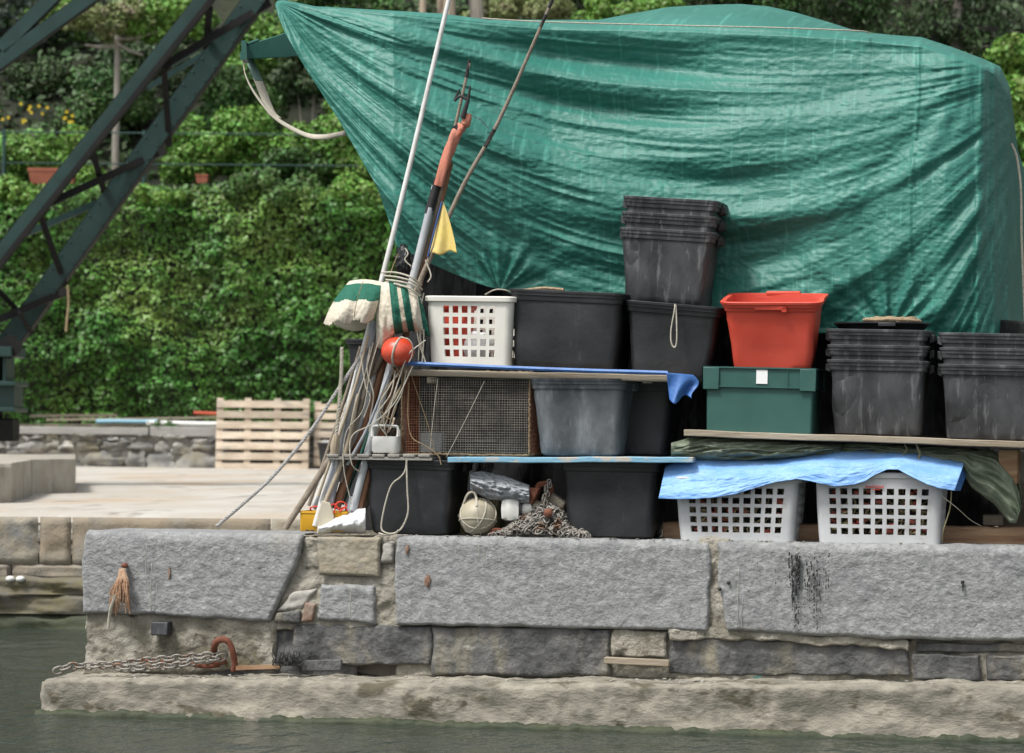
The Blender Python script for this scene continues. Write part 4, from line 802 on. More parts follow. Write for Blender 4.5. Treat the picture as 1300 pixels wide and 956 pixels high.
def frame_px(x0, x1, yt, yb, Y, ty=0):
    """world width, height and base point of something whose front shows between these photo columns and rows"""
    A0, A1 = P(x0, yt, Y), P(x1, yt, Y); B = P((x0+x1)/2, yb, Y+ty); T = P((x0+x1)/2, yt, Y)
    return A1.x-A0.x, T.z-B.z, (A0.x+A1.x)/2, B.z
def tub(x0, x1, yt, yb, Y, d, m, label, tp=(.03, .02), seed=0, tilt=0, yaw=0, fwd=0, cat='bin', name='plastic_bin', group=None, **k):
    w, h, x, z = frame_px(x0, x1, yt, yb, Y, tp[1]); w -= .036
    r = empty(name, Vector((x, Y+d/2+.01, z)), label, cat, group); r.rotation_euler = (R(fwd), R(tilt), R(yaw))
    tub_parts(r, w, d, h, tp[0], tp[1], m, seed, **k); return r
GT = 'black plastic bins stored on the quay'
tub(458, 580, 584, 679, .04, .40, 'black', 'black bin on the quay under the grey duckboard, a rope loop hanging down its front', seed=1, tilt=.6, group=GT)
tub(707, 838, 586, 684, .06, .40, 'black', 'black bin on the quay under the blue painted board, right of the chain heap', seed=2, tilt=.3, group=GT)
tub(669, 797, 481, 579, .05, .42, 'grey_tub', 'chalky grey scuffed bin on the blue painted board beside the wire trap', seed=3, tilt=.2, tp=(.038, .03), group=GT)
tub(765, 858, 484, 579, .30, .38, 'black', 'shadowed black bin on the blue painted board, right behind the chalky grey bin', seed=4, group=GT)
tub(641, 789, 370, 472, .10, .40, 'black', 'black bin on the upper board between the white grid crate and the tilted bin', seed=5, tilt=2.6, tp=(.018, .02), group=GT)
tub(783, 912, 386, 484, .14, .40, 'black', 'tilted black bin on the upper board with a white rope loop over its rim', seed=6, tilt=4.6, tp=(.045, .02), group=GT)
LL = ['lowest of the three nested scuffed bins against the tarpaulin', 'middle one of the three nested scuffed bins against the tarpaulin', 'topmost of the three nested scuffed bins against the tarpaulin']
for i, (dx, yt) in enumerate(((0, 292), (1.5, 272), (4, 252))):
    tub(778+dx, 903+dx, yt, yt+96, .20, .34, 'black_dusty', LL[i], seed=10+i, tilt=3.8, tp=(.026, .03), group=GT, lipw=.008)
LG = ['bottom', 'middle', 'top']
for i, yt in enumerate((458, 439, 419)):
    tub(1046, 1179, yt, yt+96, .08, .36, 'black_dusty', LG[i]+' bin of the nested stack beside the green box, under the straw-filled pan', seed=14+i, tilt=.9, tp=(.03, .03), group=GT, lipw=.009)
for i, yt in enumerate((464, 443, 424)):
    tub(1189, 1330, yt, yt+96, .08, .36, 'black_dusty', LG[i]+' bin of the nested stack at the right edge of the photo', seed=18+i, tilt=.9, tp=(.03, .03), group=GT, lipw=.009)
tub(436, 482, 431, 478, 1.1, .2, 'black', 'small black bin standing behind the poles under the striped cloth', seed=23, tilt=.5, tp=(.006, .006), group=None, handles=False)
o = None
for ch in []: pass
# stand that carries the small bin behind the poles
sb = empty('stool', P(460, 560, 1.1), 'dark narrow stand under the small black bin, behind the poles', 'stand'); p0 = P(460, 478, 1.2)
mb = MB(); mb.box(p0.x-.08, p0.x+.08, 1.1, 1.32, p0.z-.025, p0.z-.002); mb.build('top', 'black', sb)
mb = MB(); mb.box(p0.x-.065, p0.x+.065, 1.12, 1.30, -.02, p0.z-.026); mb.build('column', 'black', sb)
# far bin by the pallet
s = 41.9/FPX; c = D(428, 582, 41.9); fb = empty('plastic_bin', c, 'small dark bin standing by the pallets at the rubble wall', 'bin'); fb.rotation_euler.z = YAW
tub_parts(fb, .52, .36, .37, .04, .03, 'black', 30, handles=False); fb.location.z = ZP
sheet_ = MB().box(-.2, .2, -.15, .15, .372, .40); o = sheet_.build('lid', 'white_pl', fb, world=False, bevel=.004)
# red bin
rb_ = tub(915, 1042, 380, 471, .10, .34, 'red', 'faded red bin standing on the green box', tp=(.042, .045), seed=31, tilt=.3, fwd=9, group=None, handles=False, lipw=.014)
w, h, x, z = frame_px(915, 1048, 380, 471, .10, .045)
rb_.location.z += .014
mb = MB(); mb.box(-.07, .08, -.184, -.176, h-.034, h-.012); mb.box(.055, .08, -.184, -.172, h-.044, h-.012); mb.build('handle', 'red', rb_, world=False, bevel=.003)
mb = MB(); mb.box(-.06, .1, .165, .20, h-.005, h+.012); mb.build('handle', 'red', rb_, world=False, bevel=.004)
# green lidded-type box with stepped skirt
w, h, x, z = frame_px(893, 1034, 467, 551, .06); gb = empty('storage_box', Vector((x, .06+.19, z)), 'dark green stacking box with a white label on the plank, carrying the red bin', 'box'); gb.rotation_euler = (0, R(.9), 0)
mb = MB(); Lg = lambda z_, o_, r_=.012: rrect(w-2*o_, .38-2*o_, r_, z_)
mb.loft([Lg(0, .018), Lg(.004, .014), Lg(h*.70, .010), Lg(h*.70, .004), Lg(h, .002), Lg(h, .008), Lg(.01, .02)]); mb.build('body', 'green_box', gb, world=False, angle=40)
mb = MB(); ls = [Lg(h-.004, .003), Lg(h-.004, -.007), Lg(h+.003, -.007), Lg(h+.003, .006), Lg(h-.004, .003)]; mb.loft(ls, False, False); ls = [Lg(h*.70, .006), Lg(h*.70, -.004), Lg(h*.715, -.004), Lg(h*.715, .006), Lg(h*.70, .006)]; mb.loft(ls, False, False)
mb.build('rim', 'green_box', gb, world=False, angle=40)
for sx in (-1, 1):
    for yy in (-.194, .182): MB().box(sx*w*.5-(.07 if sx > 0 else .004), sx*w*.5+(.004 if sx > 0 else .07), yy-.004, yy+.016, h*.66, h-.002).build('corner_bracket', 'green_box', gb, world=False, bevel=.003)
mb = MB(); mb.box(w*.43-.0015, w*.43+.0015, -.197, -.193, h*.67, h*.97); mb.box(w*.25, w*.253, -.197, -.193, h*.67, h*.97); mb.box(-w*.40, -w*.398, -.197, -.193, h*.67, h*.97); mb.build('rib', 'green_box', gb, world=False)
MB().box(-.015, .037, -.1915, -.189, h*.76, h*.97).build('label', 'label_white', gb, world=False, smooth=False)
# ---- grid crates
def grid_crate(x0, x1, yt, yb, Y, d, m, label, nx, ny, tx=.03, ty=.025, seed=0, tilt=0, group=None, hole=.026, gap=None, top=.20, bot=.11, side=.03):
    w, h, x, z = frame_px(x0, x1, yt, yb, Y, ty); r = empty('laundry_crate', Vector((x, Y+d/2, z)), label, 'crate', group); r.rotation_euler = (0, R(tilt), 0)
    cr = .035; segs = []  # perimeter cells: (s0,s1,side index or None)
    def corner(cx, cy, a): return (cx+cr*math.cos(a), cy+cr*math.sin(a))
    hw, hd = w/2, d/2; per = []     # list of (x,y,ishole-column)
    def straight(p, q, n, L_):
        mg = L_*side; c = (L_-2*mg)/n; hh = c*.64; cuts = [0]
        for i in range(n): cuts += [mg+i*c+(c-hh)/2, mg+i*c+(c+hh)/2]
        cuts.append(L_); return [((p[0]+(q[0]-p[0])*t/L_, p[1]+(q[1]-p[1])*t/L_), i % 2 == 1) for i, t in enumerate(cuts[:-1])]
    nyd = max(3, int(nx*d/w+.3))
    for (p, q, n, cc, a0) in (((-hw+cr, -hd), (hw-cr, -hd), nx, (hw-cr, -hd+cr), -90), ((hw, -hd+cr), (hw, hd-cr), nyd, (hw-cr, hd-cr), 0), ((hw-cr, hd), (-hw+cr, hd), nx, (-hw+cr, hd-cr), 90), ((-hw, hd-cr), (-hw, -hd+cr), nyd, (-hw+cr, -hd+cr), 180)):
        L_ = math.dist(p, q); per += straight(p, q, n, L_)
        for k in range(5): per.append((corner(*cc, R(a0+90*k/5)), False))
    zs = [0]; c = (h*(1-top-bot))/ny; hh = c*.64
    for i in range(ny): zs += [h*bot+i*c+(c-hh)/2, h*bot+i*c+(c+hh)/2]
    zs.append(h)
    n = len(per); mb = MB(); vs = []
    for off in (0, .0045):
        for zz in zs:
            k = 1-zz/h
            for (px, py), _ in per: vs.append((px*(1-(tx*k+off)/hw)+FB(px*3+seed, py*3, zz*4)*.004, py*(1-(ty*k+off)/hd)+FB(px*3, py*3+seed, zz*4)*.005, zz))
    m_ = len(zs); I = lambda o_, j, i: (o_*m_+j)*n+i % n; fs = []
    isH = lambda j, i: per[i % n][1] and j % 2 == 1 and 0 < j < m_-1
    for j in range(m_-1):
        for i in range(n):
            if isH(j, i): continue
            fs += [(I(0, j, i), I(0, j, i+1), I(0, j+1, i+1), I(0, j+1, i)), (I(1, j, i), I(1, j+1, i), I(1, j+1, i+1), I(1, j, i+1))]
            if isH(j, i-1): fs.append((I(0, j, i), I(0, j+1, i), I(1, j+1, i), I(1, j, i)))
            if isH(j, i+1): fs.append((I(0, j, i+1), I(1, j, i+1), I(1, j+1, i+1), I(0, j+1, i+1)))
            if j and isH(j-1, i): fs.append((I(0, j, i), I(1, j, i), I(1, j, i+1), I(0, j, i+1)))
            if j < m_-2 and isH(j+1, i): fs.append((I(0, j+1, i), I(0, j+1, i+1), I(1, j+1, i+1), I(1, j+1, i)))
    fs.append(tuple(I(0, 0, i) for i in range(n))[::-1]); fs.append(tuple(I(1, 0, i) for i in range(n)))
    for i in range(n): fs.append((I(0, m_-1, i), I(0, m_-1, i+1), I(1, m_-1, i+1), I(1, m_-1, i)))
    mb.add(vs, fs); mb.build('grid_body', m, r, world=False, angle=30)
    mb = MB(); Lc = lambda z_, o_: rrect(w+2*o_, d+2*o_, cr+o_, z_, sub=4); ls = [Lc(h-.022, .001), Lc(h-.02, .010), Lc(h-.001, .012), Lc(h+.004, .008), Lc(h+.003, -.006), Lc(h-.01, -.006), Lc(h-.022, .001)]; mb.loft(ls, False, False); mb.build('rim', m, r, world=False, angle=40)
    return r, w, h, x, z
GC = 'plastic grid crates'
c1, w1, h1, x1_, z1_ = grid_crate(856, 1014, 607, 687, .03, .36, 'grey_pl', 'left grey-white grid crate on the quay under the blue sheet, next to the dark gap', 9, 5, seed=1, tx=.026, group=GC, top=.13)
c2, w2, h2, x2_, z2_ = grid_crate(1034, 1198, 601, 691, .02, .38, 'grey_pl', 'right grey-white grid crate on the quay with a small red mark, beside the brown timber', 9, 5, seed=2, tx=.02, group=GC, top=.19)
c3, w3, h3, x3_, z3_ = grid_crate(540, 650, 377, 465, .07, .36, 'cream_pl', 'white grid crate on the upper board with red things showing through its holes', 6, 5, seed=3, tilt=.6, tx=.02, group=GC, top=.10, side=.10)
mb = MB(); xx = -.060
for i, wd_ in enumerate((.010, .009, .010, .009, .010, .010, .009, .010)):
    hgt = (.0105 if i in (0, 3) else .0085); q = MB
    mb.box(xx, xx+.0022, -.1935, -.1915, h2-.066, h2-.066+hgt); mb.box(xx+.006, xx+.0082, -.1935, -.1915, h2-.066, h2-.066+hgt)
    mb.box(xx+.0022, xx+.006, -.1935, -.1915, h2-.066+(hgt-.0025 if i % 2 else .003), h2-.066+(hgt if i % 2 else .0055)); xx += .0108
for i in range(5): mb.box(-.03+i*.008, -.025+i*.008, -.1935, -.1915, h2-.076, h2-.072)
mb.build('printed_mark', 'label_red', c2, world=False, smooth=False)
def net_in(x, Yc, z, w, d, h, label, seed, nf=46):
    r = empty('fishing_net', Vector((x, Yc, z)), label, 'net', 'nets heaped in the crates'); rr = random.Random(seed); mb = MB()
    for k in range(120):
        p = Vector((x+rr.uniform(-.46, .46)*w, Yc+rr.uniform(-.46, .2)*d, z+.02+rr.uniform(0, .85)*h)); pts = []
        d_ = Vector((rr.uniform(-1, 1), rr.uniform(-.4, .4), rr.uniform(-.7, .7))).normalized()*.035
        for j in range(7):
            pts.append(Vector((min(max(p.x, x-w*.46), x+w*.46), min(max(p.y, Yc-d*.46), Yc+d*.46), max(p.z, z+.015)))); p = p+d_; d_ = (d_+Vector((rr.gauss(0, .02), rr.gauss(0, .01), rr.gauss(0, .02)))).normalized()*.035
        mb.tube(pts, rr.choice((.004, .003, .006)), 5)
    mb.build('mesh', 'net', r)
    core = MB(); core.ball((x, Yc+.03, z+h*.45), w*.44, d*.38, h*.46, 24, 14, lambda q: 1+.12*FB(q.x*3, q.y*3, q.z*3)); core.build('bundle', 'net_dark', r)
    for k in range(nf):
        c = Vector((x+rr.uniform(-.45, .45)*w, Yc-d*rr.uniform(.36, .43), z+rr.uniform(.04, .80)*h)); mb = MB()
        mb.ball(c, rr.uniform(.016, .024), .013, rr.uniform(.010, .015), 8, 6); mb.build('float', 'net_floats', r)
net_in(x1_, .03+.18, z1_, w1-.09, .30, h1, 'tangled net with dark red floats inside the left crate under the blue sheet', 1, 30)
net_in(x2_, .02+.19, z2_, w2-.08, .32, h2, 'tangled net with dark red floats inside the crate bearing the red mark', 2, 36)
ib = tub(556, 598, 383, 456, .13, .2, 'red', 'salmon red tub inside the white grid crate on the upper board', tp=(.012, .01), seed=33, handles=False)
sb_ = MB().ball(P(606, 440, .2), .075, .07, .07, 16, 10, lambda d: 1+.2*FB(d.x*2, d.y*2, d.z*2)).build('crumpled_bag', 'bag'); tag(sb_, 'white crumpled bag at the right inside the upper white grid crate', 'bag')
# pan with straw rope
w, h, x, z = frame_px(1053, 1177, 408, 420, .12); pr = empty('shallow_pan', Vector((x, .12+.19, z+.004)), 'round black shallow pan on top of the bin stack, holding straw rope', 'pan'); mb = MB()
cl = lambda r_, z_: [Vector((r_*w/2*math.cos(q*math.pi/16), r_*.19*math.sin(q*math.pi/16), z_)) for q in range(32)]
mb.loft([cl(.80, 0), cl(.86, .002), cl(.97, .03), cl(1.0, .032), cl(1.0, .038), cl(.95, .038), cl(.84, .01)]); mb.build('body', 'black', pr, world=False); MB().box(.0, .08, -.200, -.186, .016, .034).build('handle', 'black', pr, world=False, bevel=.003)
mb = MB(); rr = random.Random(4)
for k in range(9):
    c = Vector((x+.05+rr.uniform(-.02, .02), .28, z+.046)); rad = .05+.045*rr.random(); ph = rr.uniform(0, 6); pts = [c+Vector((rad*1.25*math.cos(ph+q*.5), rad*.8*math.sin(ph+q*.5), rr.uniform(-.004, .006)+.006*k*.25)) for q in range(13)]
    mb.tube(spline(pts, 3), .009, 7)
tag(mb.build('straw_rope', 'straw'), 'coil of straw-coloured rope lying in the black pan', 'rope')
# ================================================================ SHELVES
def board(name, x0, y0, x1, y1, Y0, Y1, th, m, label, cat='board', bevel=.004, wv=0.0, seed=0):
    a, b = P(x0, y0, Y0), P(x1, y1, Y0); mb = MB(); n = 40; ls = []
    for i in range(n+1):
        c = a.lerp(b, i/n); c.z += wv*math.sin(i*.31+seed)+wv*.4*math.sin(i*.9); e = wv*.6*FB(i*.3, seed, 1)
        ls.append([Vector((c.x, Y0+e, c.z-th)), Vector((c.x, Y0+e, c.z)), Vector((c.x, Y1, c.z)), Vector((c.x, Y1, c.z-th))])
    mb.loft(ls); return tag(mb.build(name, m, bevel=bevel), label, cat)
bb_ = board('painted_board', 568, 580.5, 880, 580, .0, .50, .026, 'paint_blue', 'flaking pale blue painted board resting on the bottom black bin', wv=.0015)
ub = board('upper_board', 516, 469, 872, 476.5, .05, .52, .030, 'plank', 'long wooden board with a rolled blue edge, carrying the upper bins', wv=.001)
bc = MB(); [bc.bar(P(x, 482, .07), P(x, 484, .5), .045, .028, (1, 0, 0)) for x in (548, 690, 822)]
o = bc.build('batten', 'plank', ub); o.location = (0, 0, 0)
rope('blue_sheet_edge', [(512, 461, .02), (560, 463, .02), (650, 467, .02), (760, 471, .02), (800, 472, .02), (848, 473.5, .02)], .0135, 'blue_edge', 'rolled blue plastic sheet along the front edge of the upper board', 'sheet', flat=.8)
def bh(u, v):
    px = lerp(846, 880+6*math.sin(v*5), u)+4*v; py = lerp(473+3*u, 509-8*abs(u-.25)+4*math.sin(u*7), v)
    return P(px, py, .0+.03*math.sin(u*8+v*3)*v-.01+.05*u)
tag(MB().grid(bh, 20, 20).build('blue_sheet_end', 'blue_edge', solid=.003, recalc=False), 'creased blue plastic flap hanging from the right end of the upper board', 'sheet')
pk = board('plank', 868, 545.5, 1400, 563.5, .0, .46, .030, 'plank', 'long weathered plank carrying the green box and the two right bin stacks', wv=.0015, seed=2)
for i, (a_0, b_0) in enumerate(((880, 905), (1268, 1292))):
    p = P((a_0+b_0)/2, 570 if i else 556, .12); w = (b_0-a_0)/280
    o = MB().box(p.x-w/2, p.x+w/2, .12, .4, -.02 if i == 0 else p.z-.16, p.z-.003).build('wood_block', 'timber' if i else 'plank_dark', bevel=.004); tag(o, ['dark upright wood block under the left end of the long plank', 'light wood block under the right part of the long plank'][i], 'block')
    if i: MB().box(p.x-.06, p.x+.08, .48, .7, -.02, p.z-.163).build('timber_stub', 'plank_dark'); tag(bpy.data.objects['timber_stub'], 'dark timber standing under the light wood block at the right edge', 'timber')
tb = MB(); a = P(842, 668, .30); b = P(1400, 668, .30); n = 50; ls = []
zt0 = P(1250, 669, .30).z
for i in range(n+1): c = a.lerp(b, i/n); e = .004*FB(i*.4, 0, 0); ls.append([Vector((c.x, .27+e, .0-.02)), Vector((c.x, .27+e, zt0+e)), Vector((c.x, .46, zt0+e)), Vector((c.x, .46, -.02))])
tb.loft(ls); tag(tb.build('timber_beam', 'timber', bevel=.008), 'thick split brown timber lying on the quay behind the grid crates', 'timber')
a = P(1248, 652, .34); tag(MB().box(a.x, a.x+.09, .33, .45, zt0+.006, zt0+.055).build('wood_offcut', 'plank_dark', bevel=.004), 'grey wood offcut lying on the brown timber at the right', 'wood')
# grey slatted duckboard
dbr = empty('duckboard', P(480, 582, .2), 'grey slatted plastic duckboard projecting left over the bottom bin', 'duckboard'); mb = MB()
for i in range(7): x = lerp(422, 538, i/6); p = P(x, 576.5, .0); mb.box(p.x-.029, p.x+.029, .0, .42, p.z-.014, p.z)
mb.build('slat', 'slat', dbr, bevel=.003)
mb = MB()
for Y in (.005, .20, .40): a, b = P(416, 579, Y), P(548, 580, Y); z_ = P(480, 579.5, 0).z; mb.box(a.x, b.x, Y, Y+.03, z_-.016, z_-.002)
mb.build('rail', 'slat', dbr)
# ================================================================ WIRE TRAP
w, h, x, z = frame_px(510, 672, 472, 577, .06); tr = empty('wire_trap', Vector((x, .06+.2, z)), 'rectangular rusty wire mesh trap bound with twine, under the upper board', 'trap'); td = .38; hw = w/2
mb = MB(); st_ = .0205; thk = .0013
def wires(mb, o_, ux, uy, la, lb):
    na, nb = int(la/st_), int(lb/st_)
    for i in range(na+1): p = o_+ux*(la*i/na); mb.tube([p, p+uy*(lb/2)+ux*RNG.normal(0, .0012), p+uy*lb], thk, 4)
    for i in range(nb+1): p = o_+uy*(lb*i/nb); mb.tube([p, p+ux*(la/2)+uy*RNG.normal(0, .0015), p+ux*la], thk, 4)
X_, Y_, Z_ = Vector((1, 0, 0)), Vector((0, 1, 0)), Vector((0, 0, 1))
st_ = .0115
wires(mb, Vector((-hw+w*.14, -td/2, 0)), X_, Z_, w*.86, h); mb.build('front_mesh', 'wire', tr, world=False); mb = MB(); wires(mb, Vector((-hw, -td/2, 0)), X_, Z_, w*.135, h); mb.build('rusty_mesh', 'wire_rust', tr, world=False)
st_ = .0205; mb = MB(); wires(mb, Vector((-hw, -td/2, 0)), Y_, Z_, td, h); mb.build('side_mesh', 'wire_rust', tr, world=False); mb = MB(); wires(mb, Vector((hw, -td/2, 0)), Y_, Z_, td, h); mb.build('side_mesh', 'wire_rust', tr, world=False); bpy.data.objects.remove(tr.children[-1]) if False else None
mb = MB(); wires(mb, Vector((-hw, -td/2, h)), X_, Y_, w, td); mb.build('top_mesh', 'wire', tr, world=False)
mb = MB(); C8 = [Vector((sx*hw, sy*td/2, sz*h)) for sz in (0, 1) for sx, sy in ((-1, -1), (1, -1), (1, 1), (-1, 1))]
for a, b in ((0, 1), (1, 2), (2, 3), (3, 0), (4, 5), (5, 6), (6, 7), (7, 4), (0, 4), (1, 5), (2, 6), (3, 7)):
    n = 40; mb.tube([C8[a].lerp(C8[b], i/n)+Vector((RNG.normal(0, .0012), RNG.normal(0, .001), RNG.normal(0, .0012))) for i in range(n+1)], lambda t: .0052+.0016*math.sin(t*150), 6)
mb.build('bound_frame', 'twig', tr, world=False)
nb = MB(); nb.grid(lambda u, v: Vector((lerp(-hw+.03, hw-.02, u), .02+.06*FB(u*3, v*3, 1)-.05*math.sin(v*3.1), lerp(.004, h*.96, v)+.02*FB(u*5, v*2, 4))), 40, 24); o = nb.build('net_lining', 'net_dark', tr, world=False, recalc=False)
mb = MB(); mb.box(-hw+.015, -hw+.03, -td/2+.02, td/2-.02, .01, h-.02); mb.build('funnel_board', 'rust', tr, world=False)
cc_ = MB(); p = P(548, 548, .2); cc_.box(p.x-.05, p.x+.06, .16, .26, z+.005, z+.10); o = tag(cc_.build('bait_box', 'bag_grey', bevel=.008), 'small pale box lying inside the wire trap at its left', 'box')
for nm, pts, lb in (('twine', [(522, 476, .05), (530, 500, .045), (545, 545, .045), (552, 577, .05)], 'slack tan twine running from the trap top left down to the duckboard'), ('twine', [(556, 480, .05), (551, 520, .045), (546, 570, .05)], 'twine hanging down near the middle left of the trap mesh'), ('twine', [(615, 484, .05), (590, 535, .04), (567, 580, .04)], 'diagonal twine across the middle of the trap mesh')):
    rope(nm, pts, .0016, 'rope_tan' if 'slack' in lb else 'rope', lb, 'twine', 'twines over the wire trap')
rope('cord', [(519, 486, .04), (518, 530, .03), (523, 555, .03), (540, 566, .03), (556, 578, .03), (560, 590, .02)], .0026, 'rope_tan', 'thin orange-tan cord sagging over the lower left of the trap', 'cord')
# ================================================================ BLUE SHEET AND OLIVE TARPAULIN BUNDLES
top_b = [(845, 591), (880, 580), (925, 583), (985, 583), (1020, 577), (1060, 570), (1090, 571), (1120, 572), (1160, 574), (1225, 585)]
bot_b = [(836, 633), (870, 634), (905, 632), (935, 627), (960, 619), (985, 612), (1012, 608), (1030, 611), (1060, 618), (1085, 615), (1098, 611), (1110, 603), (1126, 596), (1140, 596), (1155, 604), (1175, 614), (1192, 620), (1212, 623)]
def bs(u, v):
    x0, x1 = lerp(845, 1225, u), lerp(836, 1212, u)
    if v < .25: k = v/.25; py = pl(top_b, x0)+1; px = x0; Y = lerp(.40, .16, k); p = P(px, py, .16); p = Vector((p.x, Y, p.z+.01*(1-k)*math.sin(u*9))); return p
    k = (v-.25)/.75; px = lerp(x0, x1, k); py = lerp(pl(top_b, x0), pl(bot_b, x1), k)
    Y = lerp(.16, -.022, k**.45)+.010*math.sin(u*17+k*2)*k+.006*FB(u*7, k*4, 3)+.0025*(1-abs(2*FB(u*16, k*7+u*5, 7)))+.001*FB(u*50, k*18, 2)-.03*math.sin(k*3.1)*.5
    return P(px, py, Y)
tag(MB().grid(bs, 320, 80).build('blue_sheet', 'blue_cloth', solid=.0015, recalc=False, angle=0), 'bright blue woven sheet draped in waves over the two grey-white grid crates', 'sheet')
def bsr(u, v):
    p = P(lerp(1225, 1212, v)+lerp(0, 8, u)*(1-v*.1), lerp(585, 623, v), lerp(.16, -.01, v)+.05*u); return p
tag(MB().grid(bsr, 6, 16).build('blue_sheet_fold', 'blue_edge', solid=.003, recalc=False), 'dark blue folded-back corner at the right end of the blue sheet', 'sheet')
def olive(name, outline_t, outline_b, Y0, depth, label, seed, amp=.03):
    def fn(u, v):
        px = lerp(outline_t[0][0], outline_t[-1][0], u); pb = lerp(outline_b[0][0], outline_b[-1][0], u)
        a = v*math.pi; k = (1-math.cos(a))/2; x = lerp(px, pb, k); y = lerp(pl(outline_t, px), pl(outline_b, pb), k)
        rid = (1-abs(2*FB(u*4+seed, k*5+u*3, seed, 2))*1.2)
        return P(x, y, Y0-depth*math.sin(a)*(.6+.4*math.sin(min(1, u*8)*1.57)*math.sin(min(1, (1-u)*8)*1.57))-amp*rid+FB(u*20, k*20, seed)*.003)
    return tag(MB().grid(fn, 110, 36).build(name, 'khaki', recalc=False, angle=0), label, 'tarpaulin')
olive('folded_tarpaulin', [(852, 562), (875, 556), (900, 553), (950, 556), (1010, 560), (1068, 563)], [(852, 580), (900, 585), (985, 585), (1068, 575)], .17, .12, 'folded olive green tarpaulin bundle under the left half of the long plank', 3)
olive('folded_tarpaulin', [(1060, 562), (1120, 562), (1180, 566), (1225, 568), (1262, 572), (1288, 590), (1296, 620), (1298, 640)], [(1060, 580), (1130, 582), (1180, 590), (1222, 600), (1232, 618), (1262, 640), (1282, 664), (1290, 664)], .20, .08, 'olive green tarpaulin drooping to the timber at the right of the blue sheet', 7, .035)
rope('cord', [(1196, 630, .02), (1215, 645, .03), (1232, 660, .12), (1246, 668, .2)], .0018, 'rope', 'thin pale cord running from the right grid crate to the timber', 'cord')
rope('cord', [(1208, 622, .03), (1206, 645, .03), (1198, 672, .05), (1196, 688, .1)], .003, 'net', 'olive cord hanging from the blue sheet beside the right grid crate', 'cord')
o = MB().box(P(1270, 560, .5).x, P(1270, 560, .5).x+.5, .5, .75, -.02, P(1290, 572, .5).z).build('crate_behind', 'concrete', bevel=.01); o.name = 'storage_chest'; tag(o, 'pale chest in shadow at the right edge behind the olive tarpaulin', 'chest')
# light board laid over bin
board('light_board', 868, 391, 922, 396, .30, .52, .012, 'white_pl', 'pale board lying over the tilted bin behind the nested bins', bevel=.002)
rope('driftwood', [(662, 369, .3), (690, 366, .32), (716, 368, .3)], .009, 'straw', 'pale stick lying across the black bin on the upper board', 'stick')
# ================================================================ THINGS IN THE BOTTOM GAP
def netball(px, py, rpx, ry, Y, m, label, cords, seed, squash=1.0):
    c = P(px, py, Y); s = rpx*(Y-CAM.y)/FPX; r = empty('float', c, label, 'float'); mb = MB(); mb.ball(c, s, s, s*squash, 30, 20, lambda d: 1+.02*FB(d.x*2+seed, d.y*2, d.z*2)); mb.build('ball', m, r)
    k = MB(); R0 = s*1.015
    for (nx, ny, nz, off) in cords:
        n = Vector((nx, ny, nz)).normalized(); a = n.orthogonal().normalized(); b = n.cross(a); rad = math.sqrt(1-off*off); pts = [c+Vector((q.x, q.y, q.z*squash)) for q in [(n*off+(a*math.cos(t/24*6.2832)+b*math.sin(t/24*6.2832))*rad)*R0 for t in range(25)]]
        k.tube(pts, .0032 if seed == 1 else .006, 6)
    return r, k, c, s
r, k, c, s = netball(607, 656, 25, 25, .10, 'buoy_cream', 'beige round float netted with cord, right of the bin with the rope loop', [(0, .2, 1, -.25), (1, .1, .1, .1), (.9, -.5, .3, -.3), (.2, -.9, .5, .4), (-.7, -.6, .4, .2)], 1, .95)
k.tube(spline([c+Vector((-.07, -.02, .05)), c+Vector((-.045, -.03, .105)), c+Vector((-.015, -.03, .115)), c+Vector((.0, -.04, .085)), c+Vector((.01, -.075, .05))], 5), .006, 6); k.build('cord', 'rope', r)
mb = MB(); mb.tube([c+Vector((-s*1.06, 0, .0)), c+Vector((-s*.9, 0, .0))], .012, 8); mb.build('plug', 'rubber', r)
bx = [(P(580, 618, .25), .09, .08, .06), (P(612, 614, .2), .10, .08, .05), (P(645, 622, .18), .07, .07, .045)]
def crumpled(nm, lst, m, label, cat, seed, am=.35):
    mb = MB()
    for c, a, b, d in lst: mb.ball(c, a, b, d, 40, 26, lambda q: 1+am*(abs(FB(q.x*2+seed, q.y*2, q.z*2.4, 5))*1.6-.35))
    return tag(mb.build(nm, m, angle=70), label, cat)
def bagfn(u, v):
    px = lerp(597, 672, u); py = lerp(pl([(597, 600), (612, 598), (640, 604), (672, 616)], px), pl([(597, 622), (620, 634), (650, 636), (672, 640)], px), v)
    return P(px, py, .10-.05*math.sin(v*3.1)-.015*(abs(FB(u*3+v*2, v*4-u*2, 1))*2)-.008*FB(u*14, v*9, 3))
tag(MB().grid(bagfn, 70, 40).build('plastic_bag', 'bag_grey', recalc=False, solid=.002, angle=0), 'crumpled grey plastic bag above the beige float', 'bag')
cr_ = MB(); p = P(582, 640, .3); cr_.loft([rrect(.20, .18, .03, 0), rrect(.22, .2, .03, .17), rrect(.21, .19, .03, .18)]); o = cr_.build('tub', 'net', None); o.location = (p.x+.09, .42, -.02); o.name = 'olive_tub'; tag(o, 'dull olive tub in shadow behind the beige float', 'tub')
c = P(650, 647, .12); jr = empty('jerry_can', c, 'white plastic can lying between the beige float and the chain heap', 'can'); mb = MB(); mb.ball(c, .052, .06, .060, 24, 16, lambda d: (1/max(abs(d.x), abs(d.y), abs(d.z))**.6)*.92); mb.build('body', 'white_pl', jr); MB().tube([c+Vector((.045, 0, .0)), c+Vector((.10, 0, .012))], .034, 12).build('neck', 'white_pl', jr); MB().tube([c+Vector((.046, 0, 0)), c+Vector((.054, 0, 0))], .05, 14).build('band', 'rubber', jr)
MB().tube([c+Vector((.1, .02, .01)), c+Vector((.16, .02, .0))], .038, 12).build('bottle_end', 'buoy_cream', jr)
